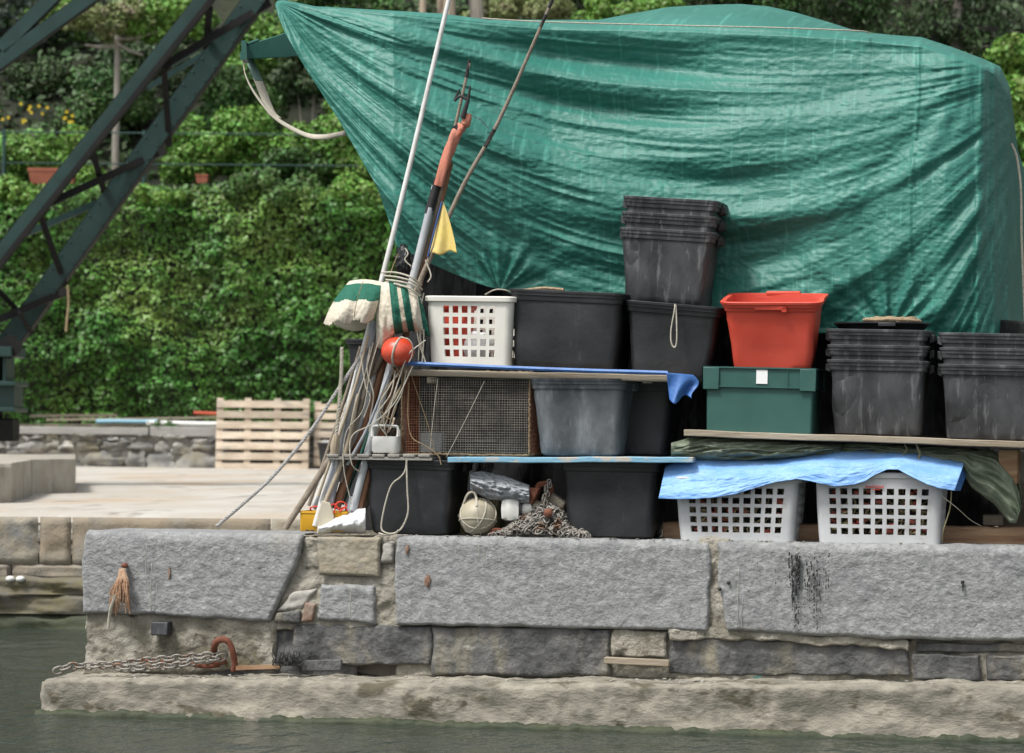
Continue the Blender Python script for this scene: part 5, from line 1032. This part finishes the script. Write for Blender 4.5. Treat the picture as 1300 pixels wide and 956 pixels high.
mb = MB(); p = P(677, 628, .10); mb.loft([[p+Vector((-.045, -.02, -.03)), p+Vector((.0, -.03, -.045)), p+Vector((.0, .08, -.045)), p+Vector((-.045, .08, -.03))], [p+Vector((-.035, -.02, .035)), p+Vector((.035, -.03, .03)), p+Vector((.035, .08, .03)), p+Vector((-.035, .08, .035))]]); tag(mb.build('brick', 'rust', bevel=.006), 'rusty brown iron block lying on the white can behind the chain', 'block')
mb = MB(); p = P(690, 624, .12); mb.tube(spline([p+Vector((-.03, 0, .0)), p+Vector((-.02, 0, .03)), p+Vector((.02, 0, .035)), p+Vector((.035, 0, .01)), p+Vector((.01, 0, -.02))], 5), .015, 8); tag(mb.build('shackle', 'rust'), 'orange rusted shackle on top of the chain heap', 'shackle')
mb = MB(); p = P(706, 636, .15); mb.bar(p+Vector((-.05, .02, .03)), p+Vector((.04, 0, -.03)), .05, .05); tag(mb.build('wood_piece', 'plank', bevel=.008), 'worn wood piece behind the top of the chain heap', 'wood')
# heap of chain
mb = MB(); rr = random.Random(12); prof = [(627, 684), (640, 674), (655, 662), (672, 650), (690, 638), (705, 640), (715, 655), (725, 668), (745, 676), (750, 684)]
core = MB()
def chh(u, v):
    px = lerp(630, 748, u); top = P(px, pl(prof, px)+4, .12).z; a = v*math.pi; return Vector((P(px, 680, .12).x, .14-.10*math.cos(a), max(-.005, top*math.sin(a))))
for k in range(460):
    u = rr.random(); v = rr.uniform(.04, .62); p = chh(u, v)+Vector((rr.gauss(0, .004), rr.gauss(0, .004)-.004, rr.uniform(.002, .012))); d = Vector((rr.gauss(0, 1), rr.gauss(0, .5), rr.gauss(0, .7))); mb.link(p, d, Vector((rr.gauss(0, 1), rr.gauss(-1, 1), rr.gauss(0, 1))), .036, .023, .0037, 5, 12)
for k in range(16): p = P(lerp(697, 690, k/15)+2*math.sin(k), lerp(612, 640, k/15), .09); mb.link(p, Vector((.2*math.sin(k*2), 0, 1)), Vector((k % 2, 1-k % 2, .1)), .026, .018, .003)
chp = tag(mb.build('chain_heap', 'chain', angle=0), 'heap of small rusty grey chain piled against the right bottom bin', 'chain')
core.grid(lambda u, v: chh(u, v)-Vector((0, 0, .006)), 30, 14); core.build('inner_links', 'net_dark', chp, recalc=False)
p = P(633, 677, .08); mb = MB(); mb.tube(spline([p+Vector((-.04, 0, -.01)), p+Vector((-.02, -.02, .015)), p+Vector((.02, -.01, .012)), p+Vector((.05, 0, -.012)), p+Vector((.02, .01, -.01))], 5), .009, 6); tag(mb.build('iron_hook', 'rust'), 'rusty red iron hook at the left foot of the chain heap', 'hook')
p = P(696, 651, .03); tag(MB().ball(p, .022, .012, .02, 14, 10, lambda d: 1+.2*FB(d.x*2, d.y*2, d.z*2)).build('rusty_lump', 'rust'), 'small rust-red lump stuck in the middle of the chain heap', 'lump')
# ================================================================ POLES, OARS, ROPES AT THE LEFT
def pole(name, pts, rp, m, label, cat='pole', tip=None, group='poles and oars leaning together'):
    """pts in photo columns/rows with distance behind the quay edge; rp radius in photo pixels"""
    pw_ = [P(*p) for p in pts]; s = 14.3/FPX; b = empty(name, pw_[-1], label, cat, group)
    r_ = [q*s for q in rp] if isinstance(rp, (list, tuple)) else [rp*s]*2
    path = spline(pw_, 6) if len(pw_) > 2 else [pw_[0].lerp(pw_[1], i/20) for i in range(21)]
    MB().tube(path, lambda t: lerp(r_[0], r_[1], t), 12).build('shaft', m, b)
    return b, path
pole('pole', [(573, -14, .18), (487, 346, .12), (400, 668, .05)], (3.0, 3.9), 'white_paint', 'long white painted pole, tallest of the bundle, leaning past the tarpaulin top')
b, path = pole('flag_pole', [(553, 236, .12), (522, 362, .10), (448, 648, .06)], (5, 5), 'alu', 'dull aluminium pole topped by a furled orange flag')
MB().tube([P(556, 228, .12), P(544, 272, .117)], .0205, 12).build('grip', 'rubber', b)
fl_ = [(594, 144, .12), (590, 158, .12), (583, 165, .12), (575, 178, .12), (566, 205, .115), (556, 236, .115)]; ph = spline([P(*p) for p in fl_], 8)
def frad(t): return .004+(.0145+.007*math.sin(t*3.0)) * (1 if not .22 < t < .30 else .62)
mb = MB(); n = len(ph); lo = []
for i, p in enumerate(ph):
    t = i/(n-1); l = []; d = (ph[min(i+1, n-1)]-ph[max(i-1, 0)]).normalized(); x = d.cross(Vector((0, 1, 0))).normalized(); y = d.cross(x)
    for k in range(28): a = k/28*6.2832; rr_ = frad(t)*(1+.16*math.sin(a*3+t*14)+.10*FB(math.cos(a)*2, math.sin(a)*2, t*9)); l.append(p+x*rr_*math.cos(a)+y*rr_*math.sin(a))
    lo.append(l)
mb.loft(lo); mb.build('furled_flag', 'rag_orange', b, angle=60); MB().tube([P(582, 166, .118), P(578, 160, .118)], .019, 10).build('binding', 'rubber', b); MB().tube([P(588, 152, .118), P(593, 144, .118)], .013, 10).build('binding', 'rubber', b)
pole('pole', [(572, 206, .16), (540, 330, .15), (455, 650, .09)], (4, 5), 'pole_wood', 'brown wooden pole close behind the pole with the furled flag')
b, path = pole('bamboo_rod', [(707, -14, .06), (690, 26, .065), (634, 152, .08), (588, 236, .1), (545, 330, .10), (520, 385, .10), (470, 480, .12)], (1.8, 4.0), 'pole_grey', 'thin grey jointed rod with dark bindings slanting far right over the tarpaulin')
zz = lambda y: min(range(len(path)), key=lambda i: abs(path[i].z-P(620, y, .08).z))
for y, y2 in ((20, 36), (62, 76), (164, 186), (226, 236), (-4, 12)):
    p0, p1 = [(lambda z: next((q.lerp(w_, (q.z-z)/(q.z-w_.z)) for q, w_ in zip(path, path[1:]) if q.z >= z >= w_.z), path[0]))(P(640, yy, .08).z) for yy in (y, y2)]
    if (p1-p0).length > .005: MB().tube([p0, p1], .0105 if y > 100 else .0085, 8).build('binding', 'rubber', b)
MB().tube(spline([P(619, 168, .07), P(623, 170, .05), P(624, 178, .05)], 4), .003, 6).build('ring', 'rubber', b)
b, path = pole('boat_hook', [(596, 80, .14), (578, 160, .14), (545, 300, .14), (470, 560, .14)], (1.9, 2.6), 'pole_grey', 'slim grey rod with black tip, beside the furled orange flag')
MB().tube([P(596, 76, .14), P(592, 98, .14)], lambda t: .007+.003*t, 8).build('tip', 'rubber', b)
h2_ = empty('boathook_head', P(588, 140, .1), 'black forked boat hook head beside the orange flag', 'boat hook'); mb = MB(); mb.tube([P(597, 109, .1), P(594, 128, .1), P(587, 150, .1)], lambda t: .004+.010*t, 8); mb.tube(spline([P(592, 126, .1), P(584, 122, .1), P(577, 128, .1)], 4), .007, 8); mb.tube([P(584, 113, .1), P(576, 128, .1)], .005, 8); mb.build('hook', 'rubber', h2_)
rope('line', [(597, 146, .1), (610, 152, .08), (620, 163, .07)], .0018, 'rubber', 'short dark line between the furled flag and the jointed rod', 'line')
def yf(u, v):
    L_ = P(lerp(561, 544, v), lerp(258, 324, v), .09); Rr = P(lerp(562, 581, v**.8), lerp(256, 319, v), .09-.02*v); p = L_.lerp(Rr, u); p.y += .014*math.sin(u*9+v*2)*v; p.z += .008*math.sin(u*11)*v*(1 if v > .9 else 0); return p
yr = empty('yellow_flag', P(560, 258, .09), 'limp faded yellow flag hanging between the poles', 'flag'); MB().grid(yf, 24, 24).build('cloth', 'yellow_flag', yr, recalc=False, solid=.002, angle=0)
MB().tube([P(561, 256, .085), P(543, 326, .085)], .005, 6).build('hem', 'cloth_blue', yr)
# lower ends: oars, pipes and sticks
pole('oar', [(478, 408, .10), (440, 540, .08), (414, 645, .07)], (5.5, 8.5), 'pipe', 'thick blue-grey pipe leaning in the middle of the pole bundle')
pole('stick', [(437, 552, .10), (400, 612, .07), (362, 671, .03)], (4.2, 4.0), 'pole_grey', 'weathered brown stick, leftmost foot of the bundle, resting on the quay edge')
pole('pole', [(496, 430, .16), (466, 530, .14), (426, 646, .11)], (5, 6), 'pole_wood', 'reddish brown pole, right of the blue-grey pipe')
pole('pole', [(487, 415, .13), (455, 540, .12), (400, 645, .12)], (4.4, 5), 'alu', 'silver pole between the blue-grey pipe and the reddish brown pole')
pole('pole', [(470, 415, .2), (440, 530, .18), (398, 646, .16)], (4, 4.2), 'white_pl', 'off-white plastic pole leaning behind the blue-grey pipe')
pole('pole', [(500, 440, .2), (480, 520, .2), (434, 640, .2)], (3, 3), 'steel_green2', 'thin green pole at the back of the bundle')
pole('pole', [(512, 455, .22), (495, 530, .2), (452, 650, .12)], (3.5, 5), 'pole_pale', 'pale wooden handle, rightmost of the bundle, beside the bottom bin')
pole('pole', [(520, 462, .24), (503, 540, .22), (458, 655, .16)], (3.5, 4.5), 'pole_pale', 'pale wooden handle partly hidden behind the bottom bin')
pole('pole', [(525, 470, .2), (512, 520, .2), (482, 578, .19)], (3.8, 3.8), 'pole_grey', 'grey weathered stick by the left side of the wire trap')
pole('pole', [(505, 440, .12), (500, 500, .16), (486, 560, .17)], (4, 5), 'rust', 'rust-red stick behind the hanging white ropes')
pole('pole', [(480, 430, .09), (462, 500, .09), (432, 612, .09)], (3, 3.4), 'pole_grey', 'thin grey stick in front of the reddish brown pole')
b, path = pole('paddle', [(455, 500, .06), (438, 575, .05), (412, 640, .04)], (2.6, 3), 'pole_pale', 'paddle standing blade down in front of the yellow box')
mb = MB(); mb.loft([[P(x, y, .028) for x, y in ((409, 636), (419, 638), (424, 655), (420, 676), (402, 677), (403, 655))], [P(x, y, .048) for x, y in ((409, 636), (419, 638), (424, 655), (420, 676), (402, 677), (403, 655))]]); mb.build('blade', 'paddle', b, bevel=.003)
for pts, r_, m_, l_ in (([(468, 425, .03), (448, 500, .02), (404, 630, .03)], (1.6, 2.0), 'pole_pale', 'very thin pale cane in front of the blue-grey pipe'),
    ([(458, 440, .16), (430, 530, .16), (392, 642, .16)], (2.2, 2.4), 'pole_grey', 'thin dark grey cane behind the off-white plastic pole'),
    ([(495, 470, .02), (468, 540, .02), (441, 590, .05)], (1.7, 2.2), 'pipe', 'short thin bluish rod crossing in front of the reddish brown pole'),
    ([(516, 480, .1), (482, 540, .08), (470, 576, .08)], (2.2, 2.6), 'pole_pale', 'short pale stick ending behind the cut white jug'),
    ([(538, 300, .17), (505, 420, .17), (474, 520, .17)], (2.0, 2.4), 'pole_grey', 'thin grey cane behind the flag pole and orange-red float'),
    ([(452, 470, .04), (432, 560, .05), (420, 640, .06)], (1.8, 2.2), 'white_paint', 'thin white rod standing steeply at the left of the bundle')):
    pole('cane', pts, r_, m_, l_, 'cane')
# diagonal laid rope to the quay
def laid(name, pts, r, m, label, pitch=.05, cat='rope'):
    path = spline([P(*p) for p in pts], 40); mb = MB(); L_ = 0; S_ = [[], [], []]
    for i, p in enumerate(path):
        if i: L_ += (p-path[i-1]).length
        t = (path[min(i+1, len(path)-1)]-path[max(i-1, 0)]).normalized(); x = t.cross(Vector((0, 1, 0))).normalized(); y = t.cross(x)
        for k in range(3): a = L_/pitch*6.2832+k*2.094; S_[k].append(p+x*math.cos(a)*r*.52+y*math.sin(a)*r*.52)
    for s_ in S_: mb.tube(s_, r*.56, 6)
    return tag(mb.build(name, m), label, cat)
laid('mooring_rope', [(466, 440, .06), (432, 490, .03), (395, 546, .02), (348, 603, .01), (308, 640, .0), (275, 668, .03)], .0085, 'rope_grey', 'long grey laid rope slanting from the pole bundle down to the quay edge')
laid('hanging_rope', [(434, 441, .02), (433, 480, .02), (429, 530, .02), (426, 556, .02)], .009, 'rope', 'short white laid rope hanging left of the poles')
tag(MB().tube([P(427, 552, .02), P(425, 566, .02), P(424, 578, .03)], lambda t: .015+.007*math.sin(t*3), 10).build('wooden_toggle', 'pole_pale'), 'pale wooden toggle at the lower end of the short white rope', 'toggle')
# striped cloth
sc_ = empty('striped_awning', P(480, 390, .1), 'rolled green and cream striped canvas tied round the poles', 'canvas')
def flap(u, v):
    TL, TR, BR, BL = (444, 357), (487, 359), (474, 408), (411, 408); tx = lerp(TL[0], TR[0], u); ty = lerp(TL[1], TR[1], u)-3*math.sin(u*3.1); bx_ = lerp(BL[0], BR[0], u); by_ = lerp(BL[1]+3, BR[1], u)+2.5*math.sin(u*17)+1.2*FB(u*30, 1, 1)*3
    px = lerp(tx, bx_, v)-4*math.sin(v*3.1)*(1-u); py = lerp(ty, by_, v**1.05); return P(px, py, .06-.13*math.sin(v*1.9)*math.sin(.5+u*2.1)+.016*math.sin(u*13+v)*v)
MB().grid(flap, 50, 40).build('flap', 'stripe_flap', sc_, recalc=False, solid=.003, angle=0)
def cover(u, v):
    cx = lerp(478, 537+10*v, u); a = v*math.pi; T_ = pl([(0, 361), (.3, 357), (.7, 362), (.9, 372), (1, 392)], u); B_ = pl([(0, 440), (.12, 445), (.3, 424), (.6, 420), (.85, 425), (1, 427)], u); k = (1-math.cos(a))/2
    cx += (6*math.sin(u*3)*(k-.5)) if u < .95 else 0; py = lerp(T_, B_, k)
    return P(cx, py, .08-.14*math.sin(a)*(math.sin(.35+u*2.5))-.02*FB(u*3, v*3, 2)+.008*math.sin(u*28+v*3))
MB().grid(cover, 60, 40).build('cover', 'stripe_cover', sc_, recalc=False, solid=.003, angle=0)
mb = MB(); mb.grid(lambda u, v: P(lerp(424, 476, u), lerp(398, 412+8*math.sin(u*3.1), v), .12+.05*v), 12, 6); mb.build('lining', 'webbing_w', sc_, recalc=False, solid=.003)
mb = MB(); mb.tube(spline([P(461, 357, -.03), P(455, 375, -.07), P(451, 392, -.07), P(449, 408, -.05)], 5), .0018, 5); mb.build('tie', 'rope_tan', sc_)
for i, pts in enumerate(([(488, 350, .04), (505, 352, .0), (525, 358, .0), (536, 368, .04)], [(490, 355, .04), (510, 358, -.02), (528, 364, .0), (534, 375, .05)], [(484, 346, .05), (502, 346, .02), (522, 352, .0), (535, 362, .05)], [(500, 360, 0), (520, 366, -.03), (533, 376, .0)])):
    rope('lashing', pts, .005, 'rope', ['lashing above', 'lashing in the middle', 'uppermost lashing', 'short lashing lowest'][i]+' of the white cords round the poles over the striped canvas', 'rope')
mb = MB(); rr = random.Random(8)
dk = crumpled('dark_bag', [(P(512, 332, .16), .035, .04, .07)], 'black', 'small dark bag hung between white pole and flag pole', 'bag', 3)
rope('cord', [(506, 322, .1), (500, 335, .1), (494, 352, .08)], .003, 'rope_tan', 'tan cord hanging beside the small dark bag', 'cord')
rope('cord', [(514, 315, .1), (518, 322, .09), (514, 330, .08), (522, 338, .08)], .003, 'rope', 'white cord tied on the small dark bag', 'cord')
rope('cord', [(540, 330, .08), (546, 345, .08), (547, 352, .08), (543, 358, .08)], .004, 'rope', 'short white cord dangling under the yellow flag', 'cord')
# orange float
r, k, c, s = netball(505, 446, 22, 22, .0, 'buoy_red', 'bright orange-red float hanging under the striped canvas', [], 2, .86)
bd = MB(); n = Vector((1, -.1, -.22)).normalized(); a = n.orthogonal().normalized(); b_ = n.cross(a); pts = [c+Vector((q.x, q.y, q.z*.86)) for q in [(n*.08+(a*math.cos(t/30*6.2832)+b_*math.sin(t/30*6.2832)))*s*1.01 for t in range(31)]]; bd.tube(pts, .0055, 6); bd.build('band', 'rope', r)
bd = MB(); pts = [P(508, 428, -.08), P(519, 431, -.09), P(524, 440, -.08), P(523, 452, -.06), P(519, 460, -.05)]; bd.tube(spline(pts, 5), .003, 6); bd.build('cord', 'rope', r)
mb = MB(); [mb.tube(spline([P(x, 466, .0), P(x+2, 470, -.01), P(x+rr.uniform(-2, 4), 476, .0)], 4), .0025, 5) for x in (498, 503, 507, 512)]; mb.build('knot', 'rope_tan', r)
# white jug and ropes hanging into it
w, h, x, z = frame_px(471, 506, 541, 575, .02); jug = empty('cut_jug', Vector((x, .02+.06, z)), 'white cut-open plastic jug with cords in it on the duckboard', 'jug'); mb = MB()
ls = [rrect(w*.9, .12, .02, 0), rrect(w, .13, .025, .01), rrect(w, .13, .025, h*.62), rrect(w-.006, .124, .025, h*.62), rrect(w*.9, .12, .02, .008)]; mb.loft(ls, True, True); mb.build('body', 'white_pl', jug, world=False)
mb = MB(); mb.tube(spline([Vector((-w/2+.006, -.055, h*.6)), Vector((-w/2+.006, -.05, h*.92)), Vector((-w/2+.03, -.05, h)), Vector((w/2-.02, -.05, h)), Vector((w/2-.006, -.05, h*.9)), Vector((w/2-.006, -.055, h*.6))], 5), .008, 8, flat=.7); mb.build('handle', 'white_pl', jug, world=False)
cords = [[(530, 380, .04), (533, 420, .03), (531, 458, .03)], [(534, 378, .04), (538, 420, .03), (536, 460, .03)], [(528, 376, .04), (530, 425, .02), (540, 460, .03)], [(538, 372, .05), (533, 400, .03), (535, 440, .03), (541, 462, .03)],
         [(540, 432, .0), (520, 448, -.04), (512, 465, -.03), (498, 510, -.01), (487, 548, .03)], [(513, 462, .0), (500, 500, .0), (488, 530, .02), (490, 552, .04)], [(508, 470, .0), (492, 495, .0), (482, 515, .0), (489, 545, .04)], [(516, 470, .0), (510, 500, .0), (500, 520, .0), (492, 550, .04)], [(502, 470, .0), (496, 500, -.01), (478, 530, .0), (492, 555, .04)],
         [(524, 465, -.02), (505, 505, -.03), (490, 524, -.03), (470, 540, -.03), (450, 550, -.02), (444, 565, -.02), (447, 590, -.02), (458, 600, .03)], [(470, 440, .02), (466, 470, .02), (474, 500, .02), (470, 530, .02), (469, 548, .02)], [(474, 435, .02), (462, 480, .02), (452, 510, .0), (444, 545, .02)], [(458, 450, .0), (464, 490, .0), (470, 505, .0), (462, 530, .02)]]
lb = ['leftmost hanging cord beside the white grid crate', 'second hanging cord beside the white grid crate', 'slanting cord beside the white grid crate', 'cord hanging from the lashings beside the white grid crate', 'long white cord passing in front of the orange float into the jug', 'white cord from the board end into the jug', 'bowed white cord left of the jug cords', 'white cord right of the jug cords', 'loose white cord crossing the poles into the jug', 'white cord looping left in front of the poles to the bottom bin', 'cord winding down the silver pole', 'cord hanging across the blue-grey pipe', 'short cord looped on the pole bundle']
for p, l in zip(cords, lb): rope('cord', p, .0034, 'rope', l, 'cord', 'white cords hanging on the pole bundle')
o = MB().grid(lambda u, v: P(lerp(497, 512, u)-8*v, lerp(478, 530, v), .22+.03*math.sin(u*6+v*4)), 10, 16).build('blue_cloth', 'cloth_blue', recalc=False, solid=.004); tag(o, 'navy blue cloth hanging left of the wire trap', 'cloth')
rope('rope_loop', [(517, 583, .0), (514, 598, .0), (508, 606, .0), (497, 616, .0), (489, 640, .0), (484, 668, -.01), (489, 676, -.015), (500, 677, -.015), (510, 670, .0), (518, 650, .0), (517, 620, .0), (516, 583, .0)], .0042, 'rope', 'white rope loop hanging over the front of the bottom left bin')
rope('rope_loop', [(857, 386, .10), (856, 395, .09), (852, 418, .09), (852, 434, .09), (856, 441, .09), (859, 434, .09), (859, 410, .09), (858, 387, .10)], .0036, 'rope', 'white rope loop hanging over the rim of the tilted upper bin')
rope('rope_end', [(481, 677, -.0), (490, 679, -.01), (502, 677, -.01), (506, 673, -.01)], .005, 'rope', 'knotted rope end lying on the quay in front of the bottom left bin')
rope('cord', [(616, 374, .2), (628, 368, .15), (640, 368, .15), (655, 373, .2)], .0035, 'rope', 'white cord tied to the tarpaulin bottom above the white grid crate', 'cord')
# yellow box, bag, red string, grey sleeve
def pbox(nm, x0, x1, y0, y1, Y, d, m, label, cat):
    w, h, x, z = frame_px(x0, x1, y0, y1, Y); r = empty(nm, Vector((x, Y+d/2, z)), label, cat); mb = MB(); mb.loft([rrect(w-.008, d-.008, .006, 0), rrect(w, d, .006, .006), rrect(w, d, .006, h), rrect(w-.01, d-.01, .004, h), rrect(w-.01, d-.01, .004, .01)]); mb.build('body', m, r, world=False)
    mb = MB(); ls = [rrect(w, d, .006, h-.01), rrect(w+.008, d+.008, .008, h-.01), rrect(w+.008, d+.008, .008, h), rrect(w, d, .006, h), rrect(w, d, .006, h-.01)]; mb.loft(ls, False, False); mb.build('rim', m, r, world=False); return r, w, d, h
r, w, d, h = pbox('yellow_box', 381, 440, 649, 675, .05, .16, 'yellow_box', 'small yellow plastic box at the foot of the poles', 'box')
mb = MB(); [mb.tube([Vector((-w/2+.03+i*.025, -d/2-.001, .006)), Vector((-w/2+.045+i*.025, -d/2-.001, .004))], .003, 6) for i in range(2)]; mb.build('latch', 'rubber', r, world=False)
rope('cord', [(482, 428, .0), (470, 470, -.01), (461, 520, -.01), (440, 548, .0), (436, 590, .0), (446, 640, .02)], .0026, 'rope', 'long thin white cord trailing down the left poles to the white bag', 'cord', 'white cords hanging on the pole bundle')
rope('cord', [(518, 468, .0), (500, 482, .0), (486, 500, .0), (484, 520, .0), (496, 532, .0), (504, 515, .0)], .0026, 'rope_tan', 'tan cord curled loosely above the cut white jug', 'cord', 'white cords hanging on the pole bundle')
rope('red_string', [(396, 650, .08), (394, 645, .06), (402, 643, .05), (412, 646, .05), (424, 640, .05), (430, 646, .05), (438, 644, .05), (441, 650, .06)], .004, 'red_string', 'red string tangled over the yellow box', 'string')
rope('red_string', [(424, 652, .04), (427, 640, .03), (434, 637, .04), (440, 642, .05), (430, 650, .04)], .004, 'red_string', 'red string knot between the yellow box and the white bag', 'string')
def wb_(u, v):
    px = lerp(404, 464, u); T_ = pl([(404, 668), (425, 655), (445, 650), (455, 645), (464, 645)], px); a = v*math.pi; k = (1-math.cos(a))/2
    return P(px, lerp(T_, 677, k), .10-.09*math.sin(a)-.025*FB(u*4, v*3, 1)-.002*FB(u*11, v*9, 1))
tag(MB().grid(wb_, 50, 24).build('plastic_bag', 'bag', recalc=False, angle=0, solid=.002), 'bright white plastic bag slumped left of the bottom bin', 'bag')
tag(MB().tube([P(452, 632, .12), P(450, 645, .11), P(446, 664, .10)], lambda t: .034+.006*math.sin(t*4), 14).build('grey_bucket', 'pipe'), 'grey canvas sleeve standing behind the white bag', 'sleeve')
# ================================================================ LEDGE CHAIN, RING, RAG, SCRAPS
def onledge(px, py, Y): return P(px, py, Y)
def chain_path(name, pts, L_, label, parent=None, m='chain'):
    path = spline([P(*p) for p in pts], 30); mb = MB(); acc = 0; nxt = 0; k = 0
    for i in range(1, len(path)):
        seg = (path[i]-path[i-1]).length
        while acc+seg >= nxt:
            t = (nxt-acc)/seg; p = path[i-1].lerp(path[i], t); d = path[i]-path[i-1]
            mb.link(p, d, Vector((0, -.5, 1)) if k % 2 else Vector((.0, -1, -.25)), L_, L_*.66, L_*.105, 6, 14); nxt += L_*.72; k += 1
        acc += seg
    return tag(mb.build(name, m, angle=0), label, 'chain')
chain_path('mooring_chain', [(74, 851, -.16), (90, 846, -.14), (120, 845, -.12), (150, 843, -.12), (185, 839, -.10), (220, 836, -.08), (255, 833, -.05), (284, 831, -.03)], .050, 'upper strand of the grey mooring chain on the ledge below the wall')
chain_path('mooring_chain', [(150, 847, -.20), (180, 848, -.20), (200, 846, -.20), (225, 845, -.18), (250, 839, -.14), (275, 836, -.08), (286, 833, -.05)], .050, 'lower strand of the grey mooring chain ending at the rusty ring')
mb = MB(); mb.tube(spline([P(272, 832, .02), P(272, 822, -.03), P(276, 814, -.06), P(285, 812, -.07), P(292, 818, -.07), P(296, 830, -.06), P(298, 843, -.04), P(296, 852, -.03)], 6), lambda t: .017-.003*t, 12); tag(mb.build('mooring_ring', 'rust', angle=0), 'bent thick rusty iron hook set in the wall holding the mooring chain', 'iron hook')
mb = MB(); mb.tube(spline([P(160, 838, -.02), P(220, 840, -.02), P(262, 846, -.02), P(286, 838, -.02)], 6), lambda t: .006+.012*t*t, 8); tag(mb.build('iron_bar', 'rust'), 'rusty iron bar lying under the mooring chain on the ledge', 'bar')
# frayed rope hanging from the big coping stone
rg = empty('frayed_rope', P(156, 718, -.04), 'frayed brown rope end hanging from a rusty bolt in the left coping stone', 'rope'); mb = MB(); rr = random.Random(3)
for k in range(46):
    x0 = 155+rr.uniform(-3, 3); x1 = 150+rr.uniform(-9, 14); y1 = rr.uniform(752, 782); pts = [P(x0, 722, -.055), P(lerp(x0, x1, .4)+rr.uniform(-3, 3), 738, -.075-rr.uniform(0, .015)), P(x1, lerp(738, y1, .6), -.07-rr.uniform(0, .02)), P(x1+rr.uniform(-3, 3), y1, -.06)]
    mb.tube(spline(pts, 4), rr.uniform(.003, .0065), 5)
mb.build('strand', 'rag', rg); rg.children[0].name = 'frayed_strands'
MB().tube(spline([P(146, 755, -.085), P(142, 768, -.08), P(139, 782, -.06), P(137, 798, -.05)], 5), lambda t: .011-.004*t, 8).build('tail', 'rope', rg)
MB().tube([P(160, 716, .0), P(160, 717, -.06)], .008, 8).build('bolt', 'rust', rg); MB().ball(P(158, 718, -.05), .018, .012, .012, 12, 8).build('bolt_head', 'rust', rg)
mb = MB(); p = P(205, 797, -.02); mb.box(p.x-.042, p.x+.042, -.055, .02, p.z-.035, p.z+.03); tag(mb.build('iron_plate', 'black_dusty', bevel=.006), 'small dark square iron stub under the left coping stone', 'iron stub')
tf = MB(); pc = P(368, 845, -.08)
for k in range(220):
    p = pc+Vector((rr.gauss(0, .033), rr.gauss(0, .02), 0)); q = p+Vector((rr.gauss(0, .02), rr.gauss(0, .02), abs(rr.gauss(.03, .02)))); tf.tube([p, (p+q)/2+Vector((rr.gauss(0, .005), 0, .005)), q], .0018, 4)
tag(tf.build('black_tuft', 'rubber'), 'small black tuft of weed on the ledge beside a wet stick', 'weed')
a = P(386, 846, -.06); mb = MB(); mb.bar(P(384, 845, -.06), P(434, 844, -.05), .035, .05); tag(mb.build('wet_stick', 'granite_dark', bevel=.004), 'short dark wet plank piece on the ledge right of the black tuft', 'plank')
mb = MB(); mb.bar(P(300, 848, -.07), P(356, 846, -.07), .02, .02); tag(mb.build('stick', 'timber'), 'thin brown stick on the ledge between iron hook and black tuft', 'stick')
mb = MB(); mb.bar(P(768, 838, -.02), P(850, 842, -.02), .045, .03); tag(mb.build('wooden_wedge', 'plank', bevel=.004), 'flat pale wooden piece wedged at the wall foot in the middle', 'plank')
mb = MB(); mb.bar(P(957, 860, -.22), P(967, 859, -.22), .012, .006); tag(mb.build('green_scrap', 'tarp'), 'tiny turquoise scrap lying on the ledge', 'scrap')
sp = MB(); rr = random.Random(6)
for k in range(120):
    p = P(rr.uniform(110, 1290), 857, -rr.uniform(.02, .25)); zz = lerp(-.69, -.615, (p.x-XQ(105))/(XQ(1300)-XQ(105))); sp.ball(Vector((p.x, p.y, zz+.003)), rr.uniform(.003, .011), rr.uniform(.003, .008), rr.uniform(.002, .006), 7, 5)
tag(sp.build('grit', 'pale_stone'), 'pale grit and shell bits scattered on the ledge', 'grit', kind='stuff')
sp = MB()
for k in range(60): p = P(rr.uniform(430, 1290), 680, rr.uniform(.0, .03)); sp.ball(Vector((p.x, p.y, .001)), rr.uniform(.004, .010), .006, rr.uniform(.002, .004), 7, 5)
tag(sp.build('grit', 'mortar'), 'dry dirt crumbs along the quay edge under the crates', 'grit', kind='stuff')
# black tar runs and white drips on the stones
tar([(1003+i*1.7+rr.uniform(-1, 1), rr.uniform(695, 715), rr.uniform(740, 802), rr.uniform(.5, 1.5)) for i in range(9)]+[(1022+i*2.6, rr.uniform(705, 735), rr.uniform(755, 800), rr.uniform(.35, .9)) for i in range(8)]+[(1040+rr.uniform(-8, 14), rr.uniform(700, 725), rr.uniform(722, 760), .6) for i in range(7)]+[(985, 715, 765, .5), (1222, 735, 752, 1), (962, 712, 735, .4)], -.050, 3).build('tar_runs', 'rubber', wall, angle=0)
marks('drips', 'label_white', [(187, 690, 740, .5), (193, 715, 775, .6), (199, 740, 772, .4), (608, 690, 712, .5), (613, 690, 718, .5), (446, 745, 788, .8), (937, 720, 798, .5), (942, 760, 800, .5), (788, 760, 795, .35)], -.044, 4).build('white_drips', 'pale_stone', wall, angle=0)
for px, py, rx, rz in ((543, 737, .014, .025), (215, 728, .007, .025), (517, 697, .01, .02)):
    MB().ball(P(px, py, -.027), rx, .006, rz, 16, 10, lambda d: 1+.5*FB(d.x*2, d.y*2, d.z*2)).build('rust_patch', 'rust_stone', wall)
for px, py in ((925, 740), (914, 748), (1222, 739)): MB().ball(P(px, py, -.045), .009, .006, .009, 10, 8).build('bolt_hole', 'rubber', wall)
for px, py in ((13, 735), (26, 735)): tag(MB().ball(D(px, py, DP-.10), .032, .03, .022, 12, 8).build('shell', 'white_pl'), ['white pebble', 'left white pebble on the pier ledge above the water', 'right white pebble on the pier ledge above the water'][1 if px == 13 else 2], 'pebble')
